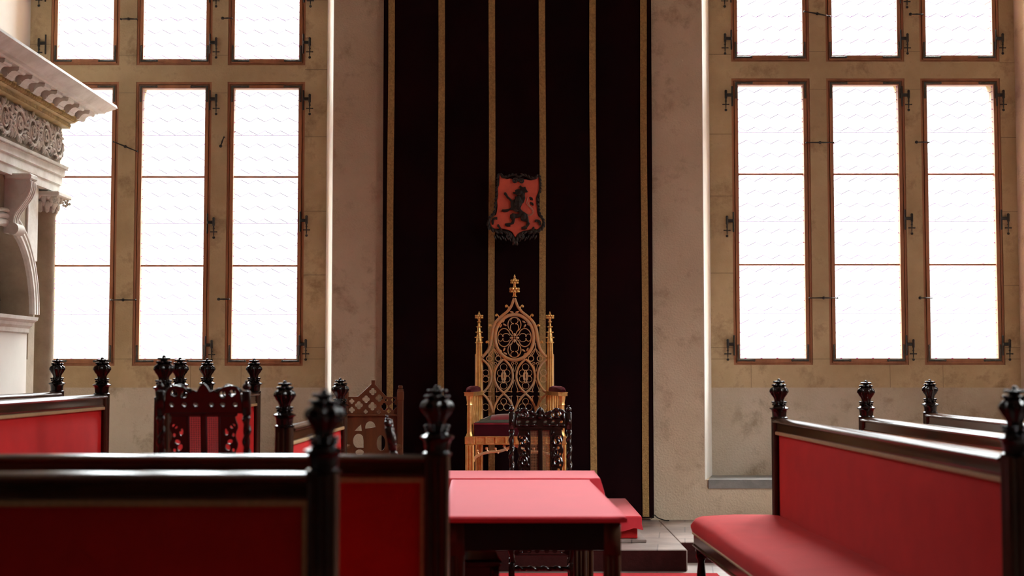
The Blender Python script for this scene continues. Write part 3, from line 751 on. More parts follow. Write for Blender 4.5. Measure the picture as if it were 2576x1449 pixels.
leafline([(430, 960), (440, 1030), (510, 1080), (600, 1100), (700, 1110), (760, 1150), (815, 1230), (820, 1310)], .009, 10, 1, .026)
leafline([(1245, 980), (1220, 1040), (1150, 1090), (1050, 1105), (950, 1110), (880, 1150), (830, 1230), (820, 1310)], .009, 10, -1, .026)
leafline([(480, 1000), (475, 940), (500, 905), (550, 900)], .009, 3, 1, .016); leafline([(1195, 1010), (1195, 960), (1165, 940), (1120, 938)], .009, 3, -1, .016)
leafline([(560, 1000), (590, 1050), (620, 1090)], .008, 3, 1, .014); leafline([(1100, 1040), (1080, 1080), (1050, 1100)], .008, 3, -1, .014)
for (cx, cy, sg) in ((820, 335, 1), (915, 340, -1), (722, 1178, 1), (920, 1185, -1)):
    pts = []
    for i in range(22):
        a = i / 21 * 3.4 * pi; r = 44 * (1 - i / 26); q = sl(cx + sg * r * cos(a), cy - r * sin(a)); pts.append((q[0], -.028, q[1]))
    s.tube(pts, .0065, 6)
for i in range(8):
    for sg in (-1, 1):
        q = sl(822 + sg * (40 + 38 * i), 1215 - 6 * i + 20 * (i % 2)); R = Matrix.Rotation(sg * .5, 3, 'Y'); s.ball((q[0], -.02, q[1]), .017, (.45, .5, 1.3), 8, 5, R)
s.build('leaf_border', 'shield_dark', arms)
s = MB(); s.tube([(0, .01, .06), (0, YH - YS - .014, .06)], .012, 8); s.build('wall_bracket', 'iron', arms)

# ================================================================== THRONE
dais_z = 0.34
tag(MB().bbox(-.83, .985, 10.5, YW - .10, PF, PF + .022, .004).build('stone_slab', 'floor'), 'thin grey stone slab lying under the red throne step', 'slab')
st = MB().bbox(-.775, .925, 10.57, YW - .11, PF + .022, dais_z - .012, .006).build('throne_step', 'red', )
tag(st, 'low red-covered step under the cloth that carries the golden throne', 'step')
# cloth over step with scalloped hem
s = MB(); x0, x1, y0, y1 = -.80, .955, 10.545, YW - .115
per = []
def rim(n1, n2):
    P = []
    for i in range(n1): P.append((x0, y1 + (y0 - y1) * i / n1))
    for i in range(n2): P.append((x0 + (x1 - x0) * i / n2, y0))
    for i in range(n1 + 1): P.append((x1, y0 + (y1 - y0) * i / n1))
    return P
P = rim(64, 84); cx_, cy_ = (x0 + x1) / 2, (y0 + y1) / 2
vs = [(cx_, y1 - .01, dais_z)]; n = len(P); L_ = 0
rows = []
for k, (dz, outw) in enumerate(((0, -.012), (-.004, -.003), (-.014, .001), (-.06, .006), (None, .014))):
    row = []; L_ = 0
    for i, (a, c) in enumerate(P):
        if i: L_ += math.dist(P[i], P[i - 1])
        nx = -1 if a == x0 else (1 if a == x1 else 0); ny = -1 if c == y0 else 0
        fl = .006 * sin(L_ * 23) if k >= 3 else 0
        d_ = dz if dz is not None else -.085 - .030 * abs(sin(L_ * 11))
        row.append((a + nx * (outw + fl), c + ny * (outw + fl), dais_z + d_))
    rows.append(row)
vs += [p for r in rows for p in r]
o5 = len(vs)
for (a, c) in P: vs.append((min(max(a, x0 + .04), x1 - .04), min(max(c, y0 + .04), y1 - .005), dais_z))
fs = [(0, o5 + i, o5 + i + 1) for i in range(n - 1)] + [(0, o5 + n - 1, o5)] + [(o5 + i, 1 + i, 2 + i, o5 + i + 1) for i in range(n - 1)]
for k in range(4):
    for i in range(n - 1): fs.append((1 + k * n + i, 1 + (k + 1) * n + i, 2 + (k + 1) * n + i, 2 + k * n + i))
s.add(vs, fs); c_ = s.build('step_cloth', 'red_cloth', smooth=50)
tag(c_, 'red cloth with a scalloped hem draped over the step under the throne', 'cloth')
TY = 11.58; TF = 11.16          # back plane, front plane
tc0 = at(1294, 1000, TY).x
thr = thing('throne', 'golden gothic throne with openwork back and maroon velvet seat before the wall hanging', 'throne', (tc0, 11.35, dais_z + .001))
THS = (tc0, 11.35, dais_z + .001)
def TB(px, py, Y=TY): p = at(px, py, Y); return Vector((p.x, p.y, p.z))
def c5(x, y): return (1160 + x / 6.586, 680 + y / 6.586)
def c6(x, y): return (1160 + x / 7.246, 860 + y / 7.246)
def tpath(pts, cf, r, k=4, closed=False, Y=TY, flat=1.0, mirror=None, s=None, n=8, dy=0):
    P = [TB(*cf(*q), Y) + Vector((0, dy, 0)) for q in pts]; P = smooth_path(P, k, closed)
    s.tube(P, r, n, closed, flat)
    if mirror is not None:
        P = [TB(*cf(2 * mirror - q[0], q[1]), Y) + Vector((0, dy, 0)) for q in pts]; P = smooth_path(P, k, closed); s.tube(P, r, n, closed, flat)
s = MB(); MX = 883
og = [(878, 462), (858, 520), (828, 600), (768, 680), (690, 742), (612, 812), (560, 885), (524, 985), (508, 1100), (492, 1200), (462, 1300), (402, 1385), (350, 1440)]
tpath(og, c5, .0115, mirror=MX, s=s, flat=1.4); tpath([(q[0] - 22, q[1] + 4) for q in og[2:-1]], c5, .005, mirror=MX, s=s)
tpath(circ(883, 1110, 318, 372, 28), c5, .0125, k=2, closed=True, s=s, flat=1.3); tpath(circ(883, 1110, 342, 395, 28), c5, .005, k=2, closed=True, s=s)
s.build('ogee_frame', 'gold_rust', thr, shift=THS)
s = MB()
def loop(cx, cy, rx, ry, gap, ang):
    """open petal loop, its gap facing the centre; ang = direction towards centre"""
    pts = []
    for i in range(21):
        a = ang + gap + (2 * pi - 2 * gap) * i / 20; pts.append((cx + rx * cos(a), cy - ry * sin(a)))
    return pts
for (cx, cy, rx, ry, a) in ((883, 900, 108, 122, -pi / 2), (883, 1322, 108, 122, pi / 2), (712, 1115, 108, 150, 0), (1054, 1115, 108, 150, pi)):
    P = loop(cx, cy, rx, ry, .42, a); tpath([(883 + (P[0][0] - 883) * .35, 1115 + (P[0][1] - 1115) * .35)] + P + [(883 + (P[-1][0] - 883) * .35, 1115 + (P[-1][1] - 1115) * .35)], c5, .0042, k=2, s=s)
    # cusped inner line of each petal
    ox, oy = -cos(a), sin(a); px_, py_ = -oy, ox; ku = 1.0 if abs(oy) > .5 else .83
    def W(u, v): return (883 + ox * u * ku + px_ * v, 1115 + oy * u * ku + py_ * v)
    for sg in (1, -1):
        tpath([W(95, sg * 34), W(130, sg * 62), W(185, sg * 66), W(220, sg * 50), W(230, sg * 22)], c5, .0030, k=3, s=s, n=6)
        s.ball(TB(*c5(*W(230, sg * 20))), .005)
    tpath([W(230, 22), W(250, 50), W(285, 60), W(318, 42), W(332, 0), W(318, -42), W(285, -60), W(250, -50), W(230, -22)], c5, .0030, k=3, s=s, n=6)
for (cx, cy) in ((680, 880), (1080, 880), (690, 1355), (1075, 1355)):
    for a in (.5, 2.1, 3.7, 5.2):
        c = TB(*c5(cx + 48 * cos(a), cy + 48 * sin(a))); R = Matrix.Rotation(a, 3, 'Y'); s.ball(c, .0145, (1.15, .5, .5), 8, 6, R)
for a in (0, pi / 2, pi, 3 * pi / 2):
    c = TB(*c5(883 + 48 * cos(a), 1120 + 48 * sin(a))); R = Matrix.Rotation(a, 3, 'Y'); s.ball(c - Vector((0, .006, 0)), .0135, (1.15, .5, .7), 10, 6, R)
s.ball(TB(*c5(883, 1120)) - Vector((0, .012, 0)), .006)
for sg in (1, -1):
    c = TB(*c5(883 + sg * 45, 690)); s.ball(c, .011, (1.5, .6, .7), 8, 6, Matrix.Rotation(-sg * .3, 3, 'Y'))
s.build('rose_tracery', 'gold_rust', thr, shift=THS)
# lower openwork (traced in the second crop)
s = MB(); MX6 = 972
for cx in (385, 775, 1175, 1562):
    for sg in (-1, 1):
        hw = 168
        pts = [(cx - sg * 0, 318), (cx + sg * 75, 385), (cx + sg * 138, 480), (cx + sg * hw, 610), (cx + sg * 150, 730), (cx + sg * 85, 850), (cx, 930)]
        if 395 < cx + sg * hw < 1560: tpath(pts, c6, .0095, s=s, flat=1.4, k=3)
        pts = [(cx, 945), (cx + sg * 70, 1010), (cx + sg * 135, 1110), (cx + sg * 175, 1215), (cx + sg * 190, 1290)]
        if 395 < cx + sg * hw < 1560: tpath(pts, c6, .0095, s=s, flat=1.4, k=3)
s.build('openwork_arches', 'gold_rust', thr, shift=THS)
s = MB()
for cx in (385, 775, 1175, 1562):
    for (ox, oy, r) in ((0, 460, 62), (-62, 565, 55), (62, 565, 55), (-62, 680, 55), (62, 680, 55), (0, 800, 62), (0, 1085, 54), (-60, 1190, 60), (60, 1190, 60)):
        if 405 < cx + ox < 1555: tpath(circ(cx + ox, oy, r, None, 14), c6, .0026, k=1, closed=True, s=s, n=6)
    if 500 < cx < 1500:
        for dx in (-16, 16): s.tube([TB(*c6(cx + dx, 520)), TB(*c6(cx + dx, 745))], .0045, 6)
        s.tube([TB(*c6(cx - 32, 520)), TB(*c6(cx + 32, 520))], .005, 6); s.tube([TB(*c6(cx - 32, 745)), TB(*c6(cx + 32, 745))], .005, 6)
        for sg in (1, -1):
            s.tube([TB(*c6(cx + sg * 30, 560)), TB(*c6(cx + sg * 42, 620)), TB(*c6(cx + sg * 30, 700))], .0045, 6)
for cx in (590, 972, 1360):
    for sg in (1, -1):
        tpath([(cx + sg * 8, 540), (cx + sg * 30, 440), (cx + sg * 55, 390), (cx + sg * 30, 372), (cx + sg * 12, 395), (cx + sg * 25, 410)], c6, .0030, s=s, k=3)
        tpath([(cx + sg * 5, 690), (cx + sg * 30, 790), (cx + sg * 62, 880), (cx + sg * 45, 915), (cx + sg * 120, 900), (cx + sg * 180, 940)], c6, .0030, s=s, k=3)
        tpath([(cx + sg * 180, 945), (cx + sg * 110, 1000), (cx + sg * 40, 985), (cx + sg * 62, 1020), (cx + sg * 40, 1120), (cx + sg * 8, 1200)], c6, .0030, s=s, k=3)
for cx in (595, 1355):
    tpath([(cx, 20), (cx, 120)], c6, .005, s=s, k=1)
    for sg in (1, -1):
        tpath([(cx, 110), (cx + sg * 25, 190), (cx + sg * 55, 240), (cx + sg * 60, 262)], c6, .0036, s=s, k=3)
        tpath([(cx + sg * 5, 120), (cx + sg * 70, 210), (cx + sg * 95, 262)], c6, .0036, s=s, k=3)
        tpath(circ(cx + sg * 82, 305, 50, None, 14), c6, .0042, k=1, closed=True, s=s)
s.build('fine_tracery', 'gold_rust', thr, shift=THS)
# crockets on the gable edge
for (x, y) in ((790, 640), (628, 790), (520, 960), (470, 1235)):
    for sg in (1, -1):
        q = lambda a, c: c5(MX + sg * (a - MX), c); cr = MB()
        pts = [(x, y), (x - 15, y - 40), (x - 35, y - 62), (x - 58, y - 50), (x - 52, y - 28)]
        cr.tube(smooth_path([TB(*q(*p)) for p in pts], 3), [.005] * 8 + [.0035] * 5 , 8); cr.ball(TB(*q(x - 45, y - 40)), .008)
        cr.build('crocket', 'gold', thr, shift=THS)
def knob_cluster(s, c, r, n, br, ph=0):
    for i in range(n):
        a = 2 * pi * i / n + ph; s.ball((c[0] + r * cos(a), c[1] + r * sin(a), c[2]), br, (1, 1, .95), 8, 6)
s = MB(); c = TB(*c5(886, 440)); ks = TY / F
def fin(s, c, sc, two=True):
    X, Y, Z = c
    s.lathe([(.021 * sc, 0), (.021 * sc, .007 * sc), (.012 * sc, .01 * sc), (.013 * sc, .03 * sc), (.026 * sc, .05 * sc), (.026 * sc, .07 * sc), (.012 * sc, .085 * sc), (.012 * sc, .09 * sc)], c, 12)
    knob_cluster(s, (X, Y, Z + .046 * sc), .034 * sc, 8, .011 * sc); knob_cluster(s, (X, Y, Z + .066 * sc), .035 * sc, 8, .013 * sc, .4)
    h = .09
    if two:
        s.lathe([(.010 * sc, .085 * sc), (.011 * sc, .11 * sc), (.022 * sc, .125 * sc), (.02 * sc, .145 * sc), (.007 * sc, .16 * sc), (.007 * sc, .168 * sc)], c, 12)
        knob_cluster(s, (X, Y, Z + .118 * sc), .027 * sc, 8, .009 * sc); knob_cluster(s, (X, Y, Z + .136 * sc), .028 * sc, 8, .011 * sc, .4); h = .165
    s.ball((X, Y, Z + (h + .004) * sc), .009 * sc); s.ball((X, Y, Z + (h + .016) * sc), .006 * sc)
fin(s, c, .975); s.build('central_finial', 'gold', thr, shift=THS)
# rear posts with pinnacles
for sg, pxc in ((-1, 1205), (1, 1383.5)):
    x = at(pxc, 900, TY + .0).x; s = MB(); zb = at(1205, 863, TY).z; zt = zb
    reed = [(.025, 0), (.025, zb - dais_z - .001)]
    s.lathe([(.032, dais_z + .001), (.032, dais_z + .06), (.0265, dais_z + .07), (.0265, zb - .12), (.0245, zb)], (x, TY + .01, 0), 48, 8, [.0, .0, .22, .22, .22])
    s.build('rear_post', 'gold', thr, shift=THS)
    s = MB(); k_ = TY / F
    s.lathe([(.033, 0), (.033, .008), (.026, .011), (.026, .024), (.021, .05), (.021, .052), (.018, .085), (.017, .088), (.0125, .13), (.0115, .133), (.0095, .16), (.013, .164), (.008, .17), (.008, .185)], (x, TY + .01, zb), 12)
    for zz, rr in ((.045, .030), (.088, .024), (.132, .018)): knob_cluster(s, (x, TY + .01, zb + zz), rr, 8, .0065)
    fin(s, (x, TY + .01, zb + .17), .78, False); s.build('pinnacle', 'gold', thr, shift=THS)
    # side block behind rear post
    s = MB(); s.bbox(x - .033, x + .033, TY + .012, TY + .05, dais_z + .001, at(1205, 890, TY).z, .006); s.build('rear_stile', 'gold_rust', thr, shift=THS)
# arms
zs = at(1190, 1098, TF).z; zsb = at(1190, 1117, TF).z; za = at(1190, 986, TF).z; zab = at(1190, 996, TF).z
for sg, pf, pr_ in ((-1, 1182, 1205), (1, 1413, 1383.5)):
    xf = at(pf, 1050, TF).x; xr_ = at(pr_, 1000, TY).x
    s = MB(); s.lathe([(.030, zs), (.030, zs + .01), (.022, zs + .03), (.0235, zs + .05), (.021, zab - .075), (.026, zab - .07), (.023, zab - .055), (.030, zab - .012), (.033, zab)], (xf, TF, 0), 40, 8, [0, 0, .15, .15, .15, 0, .15, .15, 0]); s.build('arm_post', 'gold', thr, shift=THS)
    s = MB(); d = Vector((xr_ - xf, TY - TF, 0)).normalized(); sd = Vector((-d.y, d.x, 0))
    a0 = Vector((xf, TF, 0)) - d * .045; a1 = Vector((xr_, TY, 0))
    def beam(s, w, z0, z1, A, B):
        vs = []
        for z in (z0, z1):
            for p, q in ((A, -w), (A, w), (B, w), (B, -w)): v = p + sd * q; vs.append((v.x, v.y, z))
        s.add(vs, [(0, 3, 2, 1), (4, 5, 6, 7), (0, 1, 5, 4), (1, 2, 6, 5), (2, 3, 7, 6), (3, 0, 4, 7)])
    beam(s, .036, zab, za, a0, a1); beam(s, .040, za - .008, za - .002, a0 - d * .004, a1); s.build('arm_rail', 'gold', thr, smooth=0, shift=THS)
    s = MB(); N_ = 14
    for i in range(N_ + 1):
        pass
    vs = []; fs = []; prof = [(-.036, 0), (-.043, .014), (-.036, .034), (-.012, .046), (.012, .046), (.036, .034), (.043, .014), (.036, 0)]
    for i in range(N_ + 1):
        t = i / N_; e = min(1, sin(pi * min(max(t, .02), .98)) ** .35 + .05); p = a0 - d * .012 + (a1 - a0 - d * .02) * t
        wob = 1 + .05 * sin(t * 9)
        for (q, h) in prof: v = p + sd * q * e; vs.append((v.x, v.y, za + h * e * wob))
    m_ = len(prof)
    for i in range(N_):
        for k in range(m_ - 1): fs.append((i * m_ + k, i * m_ + k + 1, (i + 1) * m_ + k + 1, (i + 1) * m_ + k))
        fs.append((i * m_ + m_ - 1, i * m_, (i + 1) * m_, (i + 1) * m_ + m_ - 1))
    fs += [tuple(range(m_)), tuple(range(N_ * m_, (N_ + 1) * m_))[::-1]]
    s.add(vs, fs); s.build('arm_pad', 'velvet', thr, smooth=60, shift=THS)
    s = MB()
    for i in range(1, 5):
        p = Vector((xf, TF, 0)).lerp(Vector((xr_, TY, 0)), i / 5.2)
        s.lathe([(.011, zs), (.008, zs + .05), (.011, zs + .09), (.007, zs + .13), (.011, zs + .17), (.007, zs + .21), (.010, zab)], (p.x, p.y, 0), 10)
    s.build('arm_balusters', 'gold', thr, shift=THS)
    # front leg
    s = MB(); z0 = dais_z + .001
    s.bbox(xf - .038, xf + .038, TF - .038, TF + .038, zsb - .002, zs + .002, .004)
    s.bbox(xf - .034, xf + .034, TF - .034, TF + .034, z0, zsb, .006)
    for q in (-.022, 0, .022): s.tube([(xf + q, TF - .036, z0 + .03), (xf + q, TF - .036, zsb - .01)], .008, 8)
    s.build('front_leg', 'gold', thr, shift=THS)
xa, xb = at(1182, 1100, TF).x, at(1413, 1100, TF).x
s = MB(); s.bbox(xa + .03, xb - .03, TF - .028, TF + .02, zsb, zs, .004)
for i in range(9): x = xa + .05 + (xb - xa - .1) * i / 8; s.bbox(x - .007, x + .007, TF - .036, TF - .026, zsb + .006, zs - .006, .002)
s.bbox(xa + .02, xb - .02, TF - .034, TF + .02, zs - .008, zs + .002, .002); s.bbox(xa + .02, xb - .02, TF - .034, TF + .02, zsb - .004, zsb + .004, .002)
for x_, sg in ((xa, 1), (xb, -1)):
    d = Vector((at(1205 if sg > 0 else 1383.5, 1100, TY).x - x_, TY - TF, 0)); 
    s.prism([(x_ - .02, TF), (x_ + .02, TF), (x_ + d.x + .02, TY), (x_ + d.x - .02, TY)], zsb, zs)
s.build('seat_rail', 'gold', thr, shift=THS)
# scroll bracket below
s = MB()
cc = lambda x, y: (1080 + x / 2.586, 640 + y / 2.586)
for sg in (1, -1):
    f_ = lambda x, y: cc(555 + sg * (x - 555) if sg > 0 else 1110 - x, y)
    pts = [(285, 1345), (300, 1320), (340, 1298), (400, 1285), (460, 1280), (510, 1262), (545, 1245), (556, 1230)]
    s.tube(smooth_path([TB(*f_(*q), TF) for q in pts], 4), .012, 8, flat=.7)
    for (x, y) in ((312, 1278), (372, 1262), (430, 1265), (487, 1248)):
        s.tube(smooth_path([TB(*f_(x + 22, y + 30), TF), TB(*f_(x + 8, y + 18), TF), TB(*f_(x, y + 2), TF)], 3), .007, 6); s.ball(TB(*f_(x, y), TF), .012)
    s.ball(TB(*f_(285, 1342), TF), .014)
s.build('scroll_bracket', 'gold_rust', thr, shift=THS)
# seat: deep cushion with bands
zt = at(1250, 1064, TF).z
s = MB(); nx, ny = 16, 10; vs = []; fs = []
wf, wb = (xb - xa) / 2 - .035, .262
def cush(s, z0, z1, wf, wb, ya, yb, crown, cx):
    vs = []; fs = []; nx, ny = 16, 10
    for j in range(ny + 1):
        for i in range(nx + 1):
            u, v = i / nx * 2 - 1, j / ny; hw = wf + (wb - wf) * v
            vs.append((cx + u * hw, ya + (yb - ya) * v, z1 + crown * (1 - abs(u) ** 4) * (1 - abs(2 * v - 1) ** 4)))
    for j in range(ny):
        for i in range(nx): a = j * (nx + 1) + i; fs.append((a, a + 1, a + nx + 2, a + nx + 1))
    o = len(vs); per = [i for i in range(nx + 1)] + [j * (nx + 1) + nx for j in range(1, ny + 1)] + [ny * (nx + 1) + i for i in range(nx - 1, -1, -1)] + [j * (nx + 1) for j in range(ny - 1, 0, -1)]
    for p in per: x, y, z = vs[p]; vs.append((x, y, z0))
    m = len(per)
    for k in range(m): fs.append((per[k], o + k, o + (k + 1) % m, per[(k + 1) % m]))
    fs.append(tuple(range(o, o + m)))
    s.add(vs, fs)
cxm = (xa + xb) / 2
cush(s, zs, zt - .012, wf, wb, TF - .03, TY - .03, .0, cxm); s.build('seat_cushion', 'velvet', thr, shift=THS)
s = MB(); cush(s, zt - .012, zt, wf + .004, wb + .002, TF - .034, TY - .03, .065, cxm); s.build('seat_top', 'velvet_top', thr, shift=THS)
s = MB()
for (x0_, x1_) in ((-.9, -.62), (-.12, .12), (.62, .9)):
    vs = []; n = 14
    for i in range(n + 1):
        v = i / n; hw = wf + (wb - wf) * v
        for u in (x0_, x1_): vs.append((cxm + u * hw, TF - .036 + (TY - TF + .0) * v, zt + .065 * (1 - abs(u) ** 4) * (1 - abs(2 * v - 1) ** 4) + .003))
    s.add(vs, [(2 * i, 2 * i + 1, 2 * i + 3, 2 * i + 2) for i in range(n)])
vs = []
for i in range(21):
    u = i / 20 * 2 - 1
    for v in (0, .05): vs.append((cxm + u * (wf + (wb - wf) * v), TF - .036 + (TY - TF) * v, zt + .065 * (1 - abs(u) ** 4) * (1 - abs(2 * v - 1) ** 4) + .004))
s.add(vs, [(2 * i, 2 * i + 1, 2 * i + 3, 2 * i + 2) for i in range(20)])
s.build('seat_band', 'tapestry', thr, shift=THS)

# ================================================================== TRACERY OAK CHAIR (left of the throne)
OY = 11.5
oc = at(941, 1100, OY).x
oak = thing('gothic_oak_chair', 'reddish oak gothic chair with pierced gable back left of the throne', 'chair', (oc, OY - .2, PF))
def ol(px, py): p = at(px, py, OY); return (p.x - oc, p.z - PF)
def oc8(x, y): return ol(720 + x / 5.574, 960 + y / 5.574)
topz = ol(941, 1000)[1]
zb_ = ol(941, 1043)[1]
outer = [oc8(855, 470), oc8(855, 215), oc8(975, 212), oc8(1010, 205), oc8(1195, 35), oc8(1195, -20), oc8(1245, -20), oc8(1245, 35), oc8(1400, 205), oc8(1430, 215), oc8(1570, 215), oc8(1570, 470)]
def quatre(cx, cy, r):
    pts = []
    for i in range(32):
        a = 2 * pi * i / 32 + pi / 8 * 0; rr = r * (.62 + .38 * abs(cos(2 * a)) ** .6); p = oc8(cx + rr * cos(a), cy + rr * sin(a)); pts.append(p)
    return pts
holes = [quatre(1215, 140, 50), quatre(1120, 245, 52), quatre(1305, 230, 50), quatre(1020, 330, 55), quatre(1210, 345, 58), quatre(1375, 350, 52), quatre(1500, 345, 52), quatre(920, 275, 36), quatre(1500, 255, 30), quatre(920, 395, 42), quatre(1115, 420, 30), quatre(1300, 420, 30), quatre(1440, 415, 28), quatre(1405, 260, 24)]
plate('tracery_gable', outer, holes, .022, .003, 'oak', oak, loc=(0, .2, 0))
outer = [oc8(855, 475), oc8(1570, 475), oc8(1570, 1500), oc8(855, 1500)]
holes = [[oc8(*q) for q in ((960, 690), (1000, 645), (1050, 600), (1060, 690))], [oc8(1085, 830), oc8(1085, 925)] + [oc8(1015 + 78 * cos(a), 830 + 100 * sin(a)) for a in [pi / 2 + .3 + i * (pi + .6) / 12 for i in range(13)] if True],
         [oc8(1180 + 72 * cos(a), 640 + 85 * sin(a)) for a in [2.9 + i * 3.3 / 12 for i in range(13)]], [oc8(1330 + 60 * cos(a), 860 + 110 * sin(a)) for a in [2 * pi * i / 18 for i in range(18)]],
         [oc8(1030 + 60 * cos(a), 990 + 40 * sin(a)) for a in [2 * pi * i / 14 for i in range(14)]]]
plate('back_panel', outer, holes, .020, .003, 'oak', oak, loc=(0, .2, 0))
for (pa, pb, ptop) in ((818, 862, 50), (1560, 1642, 52)):
    a = oc8(pa, 500)[0]; c_ = oc8(pb, 500)[0]; z = oc8(800, ptop)[1]; s = MB()
    if pb == 862: a = c_ - .035
    s.bbox(a, c_, .165, .235, 0, z - .03, .005); s.bbox(a - .003, c_ + .003, .16, .24, z - .12, z - .05, .004); s.bbox(a + .006, c_ - .006, .172, .228, z - .03, z, .006); s.build('back_post', 'oak', oak)
xa_, xb_ = oc8(830, 500)[0], oc8(1610, 500)[0]
s = MB(); s.bbox(xa_, xb_, -.30, .19, .40, .45, .01); s.build('seat', 'oak', oak)
for x in (xa_ + .02, xb_ - .02):
    s = MB(); s.bbox(x - .022, x + .022, -.28, -.235, 0, .40, .005); s.build('front_leg', 'oak', oak)
    s = MB(); za_ = oc8(1580, 870)[1]; s.bbox(x - .028, x + .028, -.30, .18, za_ - .04, za_, .01); s.build('armrest', 'oak', oak)
    s = MB(); s.bbox(x - .018, x + .018, -.27, -.235, .45, za_ - .04, .004); s.build('arm_support', 'oak', oak)
s = MB(); s.bbox(xa_ + .02, xb_ - .02, .17, .19, zb_ - .012, zb_ + .004, .003); s.build('rail', 'oak', oak)

# ================================================================== BENCHES
def reed_section(w=.043):
    C = [(sx * w * .66, sy * w * .66, w * .36) for sx in (-1, 1) for sy in (-1, 1)] + [(sx * w * .72, 0, w * .28) for sx in (-1, 1)] + [(0, sy * w * .72, w * .28) for sy in (-1, 1)] + [(0, 0, w * .8)]
    out = []
    for i in range(64):
        t = 2 * pi * i / 64; d = (cos(t), sin(t)); best = 0
        for (cx, cy, r) in C:
            bq = d[0] * cx + d[1] * cy; disc = bq * bq - (cx * cx + cy * cy - r * r)
            if disc >= 0: best = max(best, bq + sqrt(disc))
        out.append((best * d[0], best * d[1]))
    return out
RS = reed_section()
BH = 1.10        # rail top
def post_mesh(s, x, y, z0=0.0, z1=BH):
    s.bbox(x - .046, x + .046, y - .046, y + .046, z0, z0 + .16, .006)
    s.prism([(x + a, y + c) for a, c in RS], z0 + .16, z1)
    s.lathe([(.040, z0 + .16), (.055, z0 + .165), (.055, z0 + .18), (.042, z0 + .19)], (x, y, 0), 16)
def finial_mesh(s, x, y, z):
    c = (x, y, z)
    s.lathe([(.040, -.004), (.052, 0), (.052, .009), (.043, .014), (.045, .04), (.048, .054), (.060, .062), (.060, .067), (.047, .072), (.032, .080), (.030, .084)], c, 24)
    prof = [(.030, .080), (.031, .10), (.030, .118), (.036, .132), (.048, .147), (.0565, .163), (.0575, .174), (.051, .187), (.038, .198), (.027, .204), (.022, .212), (.020, .222), (.012, .232)]
    s.lathe(prof, c, 48, 8, [.1, .12, .14, .16, .19, .2, .2, .18, .15, .1, .1, .1, .1])
    for i in range(8):
        a = 2 * pi * i / 8; s.ball((x + .0475 * cos(a), y + .0475 * sin(a), z + .176), .0135, (.8, .8, 1.35), 8, 6, Matrix.Rotation(a, 3, 'Z') @ Matrix.Rotation(-.5, 3, 'Y'))
    for i in range(8):
        a = 2 * pi * i / 8 + pi / 8
        s.ball((x + .036 * cos(a), y + .036 * sin(a), z + .088), .0085, (1, 1, 1), 8, 5); s.ball((x + .040 * cos(a), y + .040 * sin(a), z + .102), .0075, (1.2, 1.2, .8), 8, 5)
    for i in range(8):
        a = 2 * pi * i / 8
        R = Matrix.Rotation(a, 3, 'Z')
        s.ball((x + .034 * cos(a), y + .034 * sin(a), z + .207), .0115, (1.15, .9, .62), 8, 6, R)
        s.ball((x + .027 * cos(a + .39), y + .027 * sin(a + .39), z + .227), .0100, (1.15, .9, .62), 8, 6, R)
    s.ball((x, y, z + .236), .011)
FM = MB(); finial_mesh(FM, 0, 0, 0)
FMO = FM.build('finial', 'dark_wood', smooth=50); FME = FMO.data; bpy.data.objects.remove(FMO)
